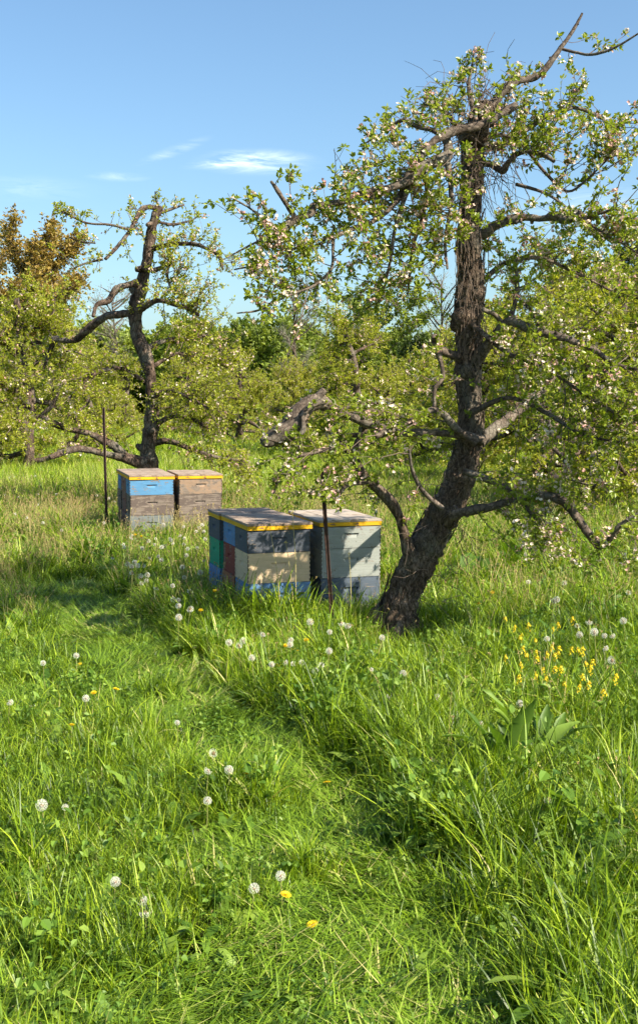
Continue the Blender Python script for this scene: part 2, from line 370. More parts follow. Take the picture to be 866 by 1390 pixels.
def crown(tree, center, n1, n2, l1, l2, leafk, per1, per2, size, simple=False, blossom=.12, bl_nf=4, upfn=None, r=(.006, .003), keep=None, bsize=.017, sides=4, tone=(0, 1), spurs=0, thin=.02):
    """grow twigs on the limbs of a tree; returns builders (twigs, leaves, blossom)"""
    rng = tree.rng
    S, T, rr = tree.anchors(n1 * 5)
    kk = rng.random(len(S)) < np.clip((thin / (rr + 1e-4)) ** 1.5, .03, 1); S, T, rr = S[kk][:n1], T[kk][:n1], rr[kk][:n1]; n1 = len(S)
    side = unit(np.cross(T, rng.normal(size=T.shape)))
    outw = S - center; outw[:, 2] *= .3; outw = unit(outw)
    up = upfn(S) if upfn else np.full(len(S), .15)
    D = unit(side * .9 + T * .5 + outw * .35 + np.array((0, 0, 1.)) * (up[:, None] + .25))
    L = rng.uniform(l1[0], l1[1], n1)
    P1 = grow(S, D, L, 6, rng, .20, up * .25 - .02)
    if keep is not None: P1 = P1[keep(P1[:, -1]) & keep(P1[:, 3])]
    tw, lf, bl = MB(), MB(), MB()
    twig_tubes(tw, P1, np.full(len(P1), r[0]), np.full(len(P1), r[0] * .4), sides)
    S2, T2 = sample_nodes(P1, rng, n2, .15)
    side = unit(np.cross(T2, rng.normal(size=T2.shape)))
    D2 = unit(side * .8 + T2 * .7 + np.array((0, 0, .2)))
    up2 = upfn(S2) if upfn else np.full(len(S2), .15)
    P2 = grow(S2, D2, rng.uniform(l2[0], l2[1], len(S2)), 4, rng, .18, up2 * .2)
    if keep is not None: P2 = P2[keep(P2[:, -1])]
    twig_tubes(tw, P2, np.full(len(P2), r[1]), np.full(len(P2), r[1] * .5), 3)
    a, b = sample_nodes(P1, rng, per1, .12); c, d = sample_nodes(P2, rng, per2, .25)
    e, f = P2[:, -1], unit(P2[:, -1] - P2[:, -2])
    Pn = np.concatenate([a, c, e]); Dn = np.concatenate([b, d, f])
    if spurs:
        S3_, T3, r3 = tree.anchors(spurs * 4); kk = rng.random(len(S3_)) < np.clip(.018 / (r3 + 1e-4), .05, 1); S3_, T3 = S3_[kk][:spurs], T3[kk][:spurs]
        D3 = unit(unit(np.cross(T3, rng.normal(size=T3.shape))) + T3 * .3 + np.array((0, 0, .35)))
        P3 = grow(S3_, D3, rng.uniform(.03, .16, len(S3_)), 4, rng, .2, .05)
        if keep is not None: P3 = P3[keep(P3[:, -1])]
        twig_tubes(tw, P3, np.full(len(P3), r[1] * 1.2), np.full(len(P3), r[1]), 4)
        g_, h_ = sample_nodes(P3, rng, 1, .5)
        Pn = np.concatenate([Pn, P3[:, -1], g_]); Dn = np.concatenate([Dn, unit(P3[:, -1] - P3[:, -2]), h_])
    clusters(lf, Pn, Dn, leafk, rng, size, simple, tone=tone)
    q = rng.random(len(Pn)) < blossom
    if q.sum(): blossoms(bl, Pn[q], Dn[q], rng, bl_nf, bsize)
    return tw, lf, bl

# ------------------------------------------------------------------ world, sun, camera
SUN_EL, SUN_AZ = rad(41), rad(123)      # azimuth clockwise from the view direction (+Y)
sd = np.array((math.sin(SUN_AZ) * math.cos(SUN_EL), math.cos(SUN_AZ) * math.cos(SUN_EL), math.sin(SUN_EL)))
w = bpy.data.worlds.new('World'); sc.world = w; w.use_nodes = True; nt = w.node_tree; nt.nodes.clear()
sky = nd(nt, 'ShaderNodeTexSky', sky_type='NISHITA'); sky.sun_disc = False; sky.sun_elevation = SUN_EL; sky.sun_rotation = SUN_AZ
sky.altitude = 200; sky.air_density = 1.0; sky.dust_density = 1.8; sky.ozone_density = 3.0
tc = nd(nt, 'ShaderNodeTexCoord')
# thin cirrus wisps in the sky, by direction
mp = nd(nt, 'ShaderNodeMapping'); mp.inputs['Scale'].default_value = (16, 16, 95); nt.links.new(tc.outputs['Generated'], mp.inputs[0])
cn = noise(nt, mp.outputs[0], 1.0, 8, .66, 1.6)
def wisp(u, v, su, sv, amt, shear=0.0):
    d = P(u, v, 1.0) - np.array((0, 0, HC)); d /= np.linalg.norm(d)
    sb = nd(nt, 'ShaderNodeVectorMath', operation='SUBTRACT'); nt.links.new(tc.outputs['Generated'], sb.inputs[0]); sb.inputs[1].default_value = d
    m2 = nd(nt, 'ShaderNodeMapping'); m2.inputs['Rotation'].default_value = (0, shear, 0)
    nt.links.new(sb.outputs[0], m2.inputs[0])
    m1 = nd(nt, 'ShaderNodeMapping'); m1.inputs['Scale'].default_value = (F / su, 1.0, F / sv)
    nt.links.new(m2.outputs[0], m1.inputs[0])
    ln = nd(nt, 'ShaderNodeVectorMath', operation='LENGTH'); nt.links.new(m1.outputs[0], ln.inputs[0])
    mr = nd(nt, 'ShaderNodeMapRange', interpolation_type='SMOOTHSTEP'); mr.inputs[1].default_value = 1.0; mr.inputs[2].default_value = 0.0
    mr.inputs[3].default_value = 0; mr.inputs[4].default_value = amt; nt.links.new(ln.outputs[1], mr.inputs[0]); return mr.outputs[0]
tot = None
for a in ((350, 220, 95, 20, 1.1, 0.0), (236, 205, 60, 9, .5, .35), (300, 222, 60, 8, .55, .1), (160, 240, 50, 8, .35, 0), (30, 255, 120, 20, .22, 0), (800, 285, 130, 45, .35, 0), (640, 205, 120, 14, .25, 0)):
    o_ = wisp(*a)
    if tot is None: tot = o_
    else:
        ad = nd(nt, 'ShaderNodeMath', operation='ADD'); nt.links.new(tot, ad.inputs[0]); nt.links.new(o_, ad.inputs[1]); tot = ad.outputs[0]
cm = nd(nt, 'ShaderNodeMath', operation='MULTIPLY'); cm.use_clamp = True
cr = nd(nt, 'ShaderNodeMapRange'); cr.inputs[1].default_value = .36; cr.inputs[2].default_value = .72; nt.links.new(cn, cr.inputs[0])
nt.links.new(tot, cm.inputs[0]); nt.links.new(cr.outputs[0], cm.inputs[1])
cf = nd(nt, 'ShaderNodeMath', operation='MULTIPLY'); nt.links.new(cm.outputs[0], cf.inputs[0]); cf.inputs[1].default_value = .75
skyc = mix(nt, 1.0, sky.outputs[0], (.86, .985, .99), 'MULTIPLY')
skyc = mix(nt, cf.outputs[0], skyc, (8.2, 8.9, 9.4))
bg = nd(nt, 'ShaderNodeBackground'); bg.inputs[1].default_value = .088; nt.links.new(skyc, bg.inputs[0])
wo = nd(nt, 'ShaderNodeOutputWorld'); nt.links.new(bg.outputs[0], wo.inputs[0])
sl = bpy.data.lights.new('sun', 'SUN'); sl.energy = 5.0; sl.angle = rad(.5); sl.color = (1, .905, .745)
so = bpy.data.objects.new('sun', sl); COL.objects.link(so)
from mathutils import Vector
so.rotation_euler = Vector(-sd).to_track_quat('-Z', 'Y').to_euler()
cam = bpy.data.cameras.new('camera'); co = bpy.data.objects.new('camera', cam); COL.objects.link(co); sc.camera = co
cam.sensor_fit = 'VERTICAL'; cam.sensor_height = 36; cam.lens = F / 1390 * 36; cam.shift_y = -(695 - CV) / 1390
cam.clip_start = .05; cam.clip_end = 3000
co.location = (0, 0, HC); co.rotation_euler = (rad(90) - PITCH, 0, 0)
sc.view_settings.view_transform = 'Standard'; sc.view_settings.look = 'None'; sc.view_settings.gamma = 1; sc.view_settings.exposure = 1.24
sc.cycles.max_bounces = 6; sc.cycles.transmission_bounces = 4; sc.cycles.diffuse_bounces = 2; sc.cycles.adaptive_threshold = .04; sc.cycles.use_denoising = True

# ------------------------------------------------------------------ ground sheet
xs = np.concatenate([-np.geomspace(900, 13, 22), np.linspace(-12, 12, 121), np.geomspace(13, 900, 22)])
ys = np.concatenate([np.linspace(-14, 26, 201), np.geomspace(27, 1400, 26)])
X, Y = np.meshgrid(xs, ys); Z = terr(X, Y); far = np.clip((np.hypot(X, Y) - 25) / 30, 0, 1); Z = Z * (1 - far) + .08 * far
g = MB(); nx = len(xs); i = (np.arange(len(ys) - 1)[:, None] * nx + np.arange(nx - 1)[None]).reshape(-1)
g.add(np.stack([X, Y, Z], -1), np.stack([i, i + 1, i + nx + 1, i + nx], -1))
tag(g.build('ground', M['ground'], smooth=True), 'soil and thatch of the orchard floor under the grass', 'ground', kind='structure')

# ------------------------------------------------------------------ grass
EDGE = np.array([G(u, v)[:2] for u, v in ((640, 1390), (600, 1280), (535, 1160), (500, 1085), (425, 1020), (330, 960), (230, 890), (150, 815), (30, 735), (-60, 700))])
def edge_x(y):
    yy = EDGE[:, 1]; xx = EDGE[:, 0]
    lo = xx[0] + (y - yy[0]) * .02
    r = np.interp(y, yy, xx)
    return np.where(y < yy[0], lo, np.where(y > yy[-1], xx[-1] - (y - yy[-1]) * .5, r))
def sdist(x, y): return (x - edge_x(y)) * .86
def vnoise(x, y, s, seed=0):
    """smooth value noise 0..1"""
    g_ = np.random.default_rng(seed).random((64, 64)); x = x * s + 31.7; y = y * s + 17.3
    i = np.floor(x).astype(int); j = np.floor(y).astype(int); fx = x - i; fy = y - j
    fx = fx * fx * (3 - 2 * fx); fy = fy * fy * (3 - 2 * fy)
    a = g_[i % 64, j % 64]; b = g_[(i + 1) % 64, j % 64]; c = g_[i % 64, (j + 1) % 64]; d = g_[(i + 1) % 64, (j + 1) % 64]
    return (a * (1 - fx) + b * fx) * (1 - fy) + (c * (1 - fx) + d * fx) * fy

def blades(mb, n, rng, h, radius, w=(.0025, .0055), t0=(.02, .35), bend=(.2, 1.2), az=None, azs=6.3, K=5, mat=0, p=1.6, rn=(0, .95)):
    L = rng.uniform(h[0], h[1], n); rr = radius * np.sqrt(rng.random(n)); ba = rng.uniform(0, 6.283, n)
    B = np.stack([rr * np.cos(ba), rr * np.sin(ba), np.full(n, -.01)], 1)
    A = (rng.uniform(0, 6.283, n) if az is None else az + rng.normal(size=n) * azs)
    th0 = rng.uniform(*t0, n); bd = rng.uniform(*bend, n); W = rng.uniform(*w, n)
    tw = rng.normal(size=n) * .6
    V = []; pos = B.copy(); H = []
    for k in range(K):
        s = k / (K - 1); th = th0 + bd * s ** p
        wd = W * (1 - s ** 2.2) * (.75 + .5 * s * (1 - s) * 2) + .0003
        sa = A + np.pi / 2 + tw * s
        sv = np.stack([np.cos(sa), np.sin(sa), np.zeros(n)], 1)
        V.append(pos - sv * wd[:, None] * .5); V.append(pos + sv * wd[:, None] * .5); H += [np.full(n, s)] * 2
        st = L / (K - 1)
        pos = pos + np.stack([np.cos(A) * np.sin(th), np.sin(A) * np.sin(th), np.cos(th)], 1) * st[:, None]
        pos[:, 2] = np.maximum(pos[:, 2], .004 + .01 * rng.random(n))
    V = np.stack(V, 1); H = np.stack(H, 1)
    i = np.arange(n)[:, None] * 2 * K
    Fq = np.concatenate([i + np.array((2 * k, 2 * k + 1, 2 * k + 3, 2 * k + 2)) for k in range(K - 1)], 0)
    rnd = np.tile(rn[0] + (rn[1] - rn[0]) * rng.random(n), K - 1)
    mb.add(V.reshape(-1, 3), Fq, rnd, mat, H.reshape(-1))

def library(name, makers):
    """source meshes for scattered ground cover"""
    c = bpy.data.collections.new(name)
    for k, (mb, mats, sm) in enumerate(makers):
        o = bpy.data.objects.new('%s_%02d' % (name, k), mb.mesh('%s_%02d' % (name, k), mats, sm)); c.objects.link(o)
    return c
def scatter(name, coll, pos, rot, scl, idx, label, cat):
    me = bpy.data.meshes.new(name); me.vertices.add(len(pos)); me.vertices.foreach_set('co', np.asarray(pos, np.float32).reshape(-1))
    for an, tp, arr in (('rot', 'FLOAT_VECTOR', rot), ('scl', 'FLOAT_VECTOR', scl)):
        a = me.attributes.new(an, tp, 'POINT'); a.data.foreach_set('vector', np.asarray(arr, np.float32).reshape(-1))
    a = me.attributes.new('idx', 'INT', 'POINT'); a.data.foreach_set('value', np.asarray(idx, np.int32))
    o = bpy.data.objects.new(name, me); COL.objects.link(o)
    ng = bpy.data.node_groups.new(name + '_nodes', 'GeometryNodeTree')
    ng.interface.new_socket('Geometry', in_out='INPUT', socket_type='NodeSocketGeometry'); ng.interface.new_socket('Geometry', in_out='OUTPUT', socket_type='NodeSocketGeometry')
    N = ng.nodes; Lk = ng.links
    gi = N.new('NodeGroupInput'); go = N.new('NodeGroupOutput'); m2p = N.new('GeometryNodeMeshToPoints'); iop = N.new('GeometryNodeInstanceOnPoints')
    ci = N.new('GeometryNodeCollectionInfo'); ci.inputs['Collection'].default_value = coll; ci.inputs['Separate Children'].default_value = True; ci.inputs['Reset Children'].default_value = True
    Lk.new(gi.outputs[0], m2p.inputs['Mesh']); Lk.new(m2p.outputs[0], iop.inputs['Points']); Lk.new(ci.outputs[0], iop.inputs['Instance'])
    iop.inputs['Pick Instance'].default_value = True
    for an, tp, sock in (('rot', 'FLOAT_VECTOR', 'Rotation'), ('scl', 'FLOAT_VECTOR', 'Scale'), ('idx', 'INT', 'Instance Index')):
        na = N.new('GeometryNodeInputNamedAttribute'); na.data_type = tp; na.inputs['Name'].default_value = an
        Lk.new(na.outputs[0], iop.inputs[sock])
    Lk.new(iop.outputs[0], go.inputs[0])
    md = o.modifiers.new('scatter', 'NODES'); md.node_group = ng
    return tag(o, label, cat, kind='stuff')

gr = np.random.default_rng(5)
def mk(fn): mb = MB(); fn(mb); return mb
tall = []
for k in range(9):
    def f(mb, k=k):
        blades(mb, 16, gr, (.15, .37), .05, (.0045, .011), (.02, .5), (.3, 2.3), azs=1.5, az=0, K=6)
        blades(mb, 8, gr, (.05, .16), .06, (.003, .006), (.1, .8), (.3, 1.2), rn=(0, .7))
        if k % 3 == 0: blades(mb, 4, gr, (.3, .46), .04, (.004, .007), (.1, .3), (.9, 2.2))
    tall.append((mk(f), [M['grass']], False))
C_tall = library('tall_grass_clump', tall)
short = []
for k in range(8):
    def f(mb, k=k):
        blades(mb, 15, gr, (.07, .21), .05, (.0035, .0075), (.1, 1.0), (.3, 2.2), K=5)
        blades(mb, 10, gr, (.02, .07), .055, (.0025, .0045), (.1, 1.1), (.2, 1.0), K=4)
    short.append((mk(f), [M['grass']], False))
C_short = library('short_grass_clump', short)
cut = []
for k in range(8):
    def f(mb, k=k):
        az = gr.uniform(0, 6.28)
        blades(mb, 14, gr, (.06, .20), .07, (.0035, .0075), (1.0, 1.5), (-.2, .7), az=0, azs=1.0, K=5)
        blades(mb, 8, gr, (.06, .14), .07, (.003, .006), (.8, 1.3), (.1, .9), az=0, azs=1.5, K=4)
    cut.append((mk(f), [M['cut']], False))
C_cut = library('trodden_grass_clump', cut)
coarse = []
for k in range(6):
    def f(mb, k=k):
        blades(mb, 30, gr, (.14, .36), .13, (.006, .011), (.02, .4), (.2, 1.3), K=4)
        blades(mb, 3, gr, (.25, .42), .13, (.003, .005), (.02, .3), (.1, .5), K=3, rn=(.95, 1))
    coarse.append((mk(f), [M['grass']], False))
C_coarse = library('meadow_grass_clump', coarse)

def band(y0, y1, dens, margin=1.4):
    a = (y1 - y0) * ((y0 + y1) * .265 + 2 * margin)
    n = int(a * dens * 1.15)
    y = gr.uniform(y0, y1, n); hw = y * .265 + margin; k = gr.random(n) * ((y1) * .265 + margin) < hw
    y, hw = y[k], hw[k]; x = gr.uniform(-1, 1, len(y)) * hw
    return x, y
TUFTS = [(*G(u_, v_)[:2], r_, h_) for u_, v_, r_, h_ in ((330, 1095, .20, .95), (250, 1075, .12, .7), (60, 1180, .22, .6), (30, 1000, .2, .6), (180, 1010, .25, .55), (300, 1230, .16, .6), (120, 1290, .2, .55), (420, 1200, .12, .5), (20, 790, .6, 1.0), (370, 866, .22, 1.9), (405, 866, .2, 1.7), (330, 862, .25, 1.7), (480, 866, .14, 1.3), (290, 850, .3, 1.0),  (10, 740, 1.2, 1.0), (210, 950, .15, .6))]
LOWS = [(*G(u_, v_)[:2], r_) for u_, v_, r_ in ((535, 905, .34), (452, 893, .16), (560, 880, .25), (500, 890, .2))]
def zone(x, y):
    """0..1 how tall the grass stands; 0 on the trodden track"""
    d = sdist(x, y) + (vnoise(x, y, 2.3, 1) - .5) * .19
    t = np.clip((d + .03) / .18, 0, 1)                       # rough strip on the right
    ridge = np.clip((-(d) - .55) / .2, 0, 1) * np.clip((1.75 + d) / .3, 0, 1) * (.12 + .5 * vnoise(x, y, 1.7, 2) ** 1.2)
    left = np.clip((-(d) - 2.1) / .6, 0, 1) * (.12 + .45 * vnoise(x, y, 1.1, 3)) * np.clip((y - 4) / 5, .35, 1)
    farT = np.clip((y - 12.5) / 2.5, 0, 1) * (.55 + .45 * vnoise(x, y, .5, 4))
    right = t * (.62 + .38 * vnoise(x, y, 1.4, 5) + .2 * np.clip(1 - abs(d - .25) / .3, 0, 1))
    tu = 0; lowz = np.ones(np.shape(x))
    for (a_, b_, r_) in LOWS: lowz = np.minimum(lowz, 1 - .85 * np.exp(-(((x - a_) ** 2 + (y - b_) ** 2) / r_ ** 2) ** 2))
    for (a_, b_, r_, h_) in TUFTS: tu = np.maximum(tu, h_ * np.exp(-((x - a_) ** 2 + (y - b_) ** 2) / r_ ** 2))
    return np.maximum.reduce([right, ridge, left, farT, tu]) * lowz
TRUNKS = []   # (x, y, r) keep grass out of these
HIVEBOX = []  # filled below: (centre, half sizes, angle)
def clear(x, y):
    k = np.ones(len(x), bool)
    for (cx, cy, r) in TRUNKS: k &= (x - cx) ** 2 + (y - cy) ** 2 > r * r
    for (cx, cy, hx, hy, a) in HIVEBOX:
        dx, dy = x - cx, y - cy; lx = dx * math.cos(a) + dy * math.sin(a); ly = -dx * math.sin(a) + dy * math.cos(a)
        k &= ~((abs(lx) < hx) & (abs(ly) < hy))
    return k

# ------------------------------------------------------------------ beehives
HA = rad(17.5); BW, BD = .49, .42
def make_super(parent, z0, h, mat, jit):
    """one hive box: four boards with a hand recess cut into front and left board, dark finger-joint ends"""
    mb = MB(); x0, x1, y0, y1, z1 = -BW / 2, BW / 2, -BD / 2, BD / 2, z0 + h - .004
    def board(o, ux, L, nrm, withgrip=True):
        # o: bottom-left corner, ux: along board, nrm outward; face grid with sloped recess
        o = np.array(o, float); ux = np.array(ux, float); nrm = np.array(nrm, float); uz = np.array((0, 0, 1.))
        hh = z1 - z0; a0, a1 = L / 2 - .065, L / 2 + .065; c0, c1 = hh * .60 - .020, hh * .60 + .016
        pt = lambda a, z, d=0: o + ux * a + uz * z - nrm * d
        v = [pt(0, 0), pt(L, 0), pt(L, hh), pt(0, hh), pt(a0 + .022, c0), pt(a1 - .022, c0), pt(a1, c1), pt(a0, c1), pt(a0 + .012, c1 - .004, .017), pt(a1 - .012, c1 - .004, .017)]
        f = [(0, 1, 5, 4), (1, 2, 6, 5), (2, 3, 7, 6), (3, 0, 4, 7), (4, 5, 9, 8), (7, 8, 9, 6)]
        mb.add(v, f); mb.add(v, [(4, 8, 7), (5, 6, 9)])
    board((x0, y0, z0), (1, 0, 0), BW, (0, -1, 0)); board((x0, y1, z0), (0, -1, 0), BD, (-1, 0, 0))
    board((x1, y0, z0), (0, 1, 0), BD, (1, 0, 0)); board((x1, y1, z0), (-1, 0, 0), BW, (0, 1, 0))
    mb.add([(x0, y0, z0), (x1, y0, z0), (x1, y1, z0), (x0, y1, z0), (x0, y0, z1), (x1, y0, z1), (x1, y1, z1), (x0, y1, z1)], [(3, 2, 1, 0), (4, 5, 6, 7)])
    # finger joint end grain, proud by 1.5 mm, on the corners
    fj = mb; n = int(h / .032); t = .001
    for k in range(n):
        za = z0 + .006 + k * (z1 - z0 - .008) / n; zb = za + .55 * (z1 - z0) / n
        for (cx, sx) in ((x0, 1), (x1, -1)):
            a, b = sorted((cx, cx + sx * .007)); fj.box(a, b, y0 - t, y0 + .004, za, zb, mat=1)
        for cy, sy in ((y0, 1), (y1, -1)):
            za2 = za + .5 * (z1 - z0) / n; 
            if za2 + .012 < z1:
                a, b = sorted((cy + sy * .003, cy + sy * .011)); fj.box(x0 - t, x0 + .004, a, b, za2, min(zb + .5 * (z1 - z0) / n, z1 - .003), mat=1)
    o = mb.build('hive_box', [M[mat], M['endgrain']], parent)
    o.location = (jit[0], jit[1], 0); o.rotation_euler.z = jit[2]
    return o
def hive(front_left, back, right, boxes, lid, label, ang, pal=.12, z=0.0, group='beehives on the front stand'):
    """front_left: world corner of the row; back/right: offsets in metres along the hive axes"""
    r = np.array((math.cos(ang), math.sin(ang))); b = np.array((-math.sin(ang), math.cos(ang)))
    c = np.array(front_left[:2]) + r * (BW / 2 + right) + b * (BD / 2 + back)
    t = thing('beehive', label, 'beehive', (c[0], c[1], z), ang, group)
    mb = MB(); mb.box(-BW / 2 - .01, BW / 2 + .01, -BD / 2 - .02, BD / 2 + .0, pal - .035, pal - .003, .003)
    for xx in (-BW / 2 + .01, -.03, BW / 2 - .07): mb.box(xx, xx + .06, -BD / 2 - .01, BD / 2 - .01, -.02, pal - .036)
    mb.build('bottom_board', M['pallet'], t)
    zz = pal
    for (h, m) in boxes:
        s_ = make_super(t, zz, h, m, (random.uniform(-.006, .006), random.uniform(-.006, .006), rad(random.uniform(-.9, .9)))); zz += h
    li = MB(); hx, hy = BW / 2 + .012, BD / 2 + .0085
    nb = 4
    for k in range(nb):
        a = -hx + 2 * hx * k / nb; bq = -hx + 2 * hx * (k + 1) / nb
        li.box(a + .0008, bq - .0008, -hy, hy, zz + .034, zz + .052 + random.uniform(0, .003), .002)
    lo = li.build('lid', M[lid], t); lo.rotation_euler.z = rad(random.uniform(-.6, .6))
    ri = MB(); q = .002
    ri.box(-hx + .002, hx - .002, -hy + .002, -hy + .018, zz + .002, zz + .0335, .0015); ri.box(-hx + .002, hx - .002, hy - .018, hy - .002, zz + .002, zz + .0335, .0015)
    ri.box(-hx + .002, -hx + .018, -hy + .019, hy - .019, zz + .002, zz + .0335, .0015); ri.box(hx - .018, hx - .002, -hy + .019, hy - .019, zz + .002, zz + .0335, .0015)
    ri.build('rim', M['rim'], lo)
    HIVEBOX.append((c[0], c[1], BW / 2 + .03, BD / 2 + .03, ang))
    return t
GA = G(338, 855); S3 = lambda a, b, c: [(.23, a), (.23, b), (.17, c)]
zA = float(terr(GA[0], GA[1]))
g1 = 'beehives on the front stand'
hive(GA, 0, 0, S3('blue', 'beige', 'slate'), 'lidgrey', 'beehive with dark slate box over a cream box, front one of its row', HA, z=0, group=g1)
hive(GA, .44, 0, S3('rust', 'red', 'blue'), 'lidgrey', 'beehive with blue box over brick red box, between the slate one and the green one', HA, z=0, group=g1)
hive(GA, .885, -.015, S3('blue', 'green', 'slate'), 'liddark', 'beehive with a green middle box and dark weathered lid', HA, z=0, group=g1)
hive(GA, .10, .60, S3('darkblue', 'sage', 'sage'), 'lidpale', 'beehive with two pale sage boxes and pale lid beside the leaning trunk', HA, z=0, group=g1)
hive(GA, .545, .60, S3('slate', 'red', 'maroon'), 'lidpale', 'beehive with maroon boxes hidden behind the pale sage one', HA, z=0, group=g1)
GB = G(178, 752); g2 = 'beehives on the back stand'; HB = rad(15.5)
zB = float(terr(GB[0], GB[1]))
hive(GB, 0, 0, S3('greygreen', 'greywood', 'skyblue'), 'lidgrey', 'beehive with a bright sky blue top box over bare grey wood', HB, z=zB, group=g2)
hive(GB, .44, 0, S3('maroon', 'maroon', 'maroon'), 'lidgrey', 'beehive with reddish brown boxes just behind the sky blue one', HB, z=zB, group=g2)
hive(GB, .88, 0, S3('maroon', 'greywood', 'blue'), 'liddark', 'beehive with a blue top box at the back of the brown one', HB, z=zB, group=g2)
hive(GB, .02, .555, S3('greywood', 'greywood', 'tanwood'), 'lidgrey', 'bare wooden beehive with tan top box and grey middle box', HB, z=zB, group=g2)
hive(GB, .46, .555, S3('greywood', 'greywood', 'tanwood'), 'lidgrey', 'beehive of bare wood directly behind the tan topped one', HB, z=zB, group=g2)

# ------------------------------------------------------------------ steel posts
def post(pb, pt, label, r=.017):
    L = np.linalg.norm(pt - pb); t = thing('fence_post', label, 'post', tuple(pb), 0, 'steel posts among the hives')
    d = Vector(pt - pb); t.rotation_euler = d.to_track_quat('Z', 'Y').to_euler()
    mb = MB(); mb.box(-r, r, -.0025, .0025, -.15, L); mb.box(-.003, .003, .0027, r * 1.6, -.15, L - .002)
    for k in range(int(L / .055)): mb.box(-.006, .006, -.008, -.0026, .05 + k * .055, .068 + k * .055, .001)
    mb.build('post_shaft', M['steel'], t)
pA = G(452, 874); post(pA, P(436, 640, pA[1] + .05), 'rusty steel post leaning in front of the pale sage beehive', .0135)
pB = G(146, 742); pB[2] = .05; post(pB, P(141, 553, pB[1] + .05), 'thin dark steel post standing left of the sky blue beehive', .016)

# ------------------------------------------------------------------ main apple tree
TB = G(535, 868); TY = TB[1]; SP = F / TY
TRUNKS.append((TB[0], TB[1], .19)); TRUNKS.append((TB[0] + .04, TB[1] + .05, .18))
def traced(tree, pts, dy0, dy1, wt=1.0, kind='limb', Y0=None, sp=None):
    Y0 = TY if Y0 is None else Y0; sp = SP if sp is None else sp
    n = len(pts); q = []; r = []
    for i, (u, v, wd) in enumerate(pts):
        t = i / (n - 1); q.append(P(u, v, Y0 + dy0 + (dy1 - dy0) * t)); r.append(wd / 2 / sp * (.87 if kind == 'trunk' else (.74 if Y0 == TY else .85)))
    tree.limb(q, r, wt, kind)
mt = Tree(21)
trunk = [(523, 885, 86), (530, 862, 68), (540, 830, 56), (554, 790, 50), (570, 757, 50), (585, 728, 50), (600, 700, 52), (617, 665, 46), (631, 625, 42), (638, 585, 38), (637, 540, 37), (634, 500, 40), (637, 462, 35),
         (634, 432, 46), (637, 405, 40), (638, 370, 36), (635, 330, 38), (638, 290, 33), (641, 250, 31), (641, 215, 29), (646, 188, 30), (652, 162, 27), (662, 140, 20)]
traced(mt, trunk, 0, 0, .12, 'trunk')
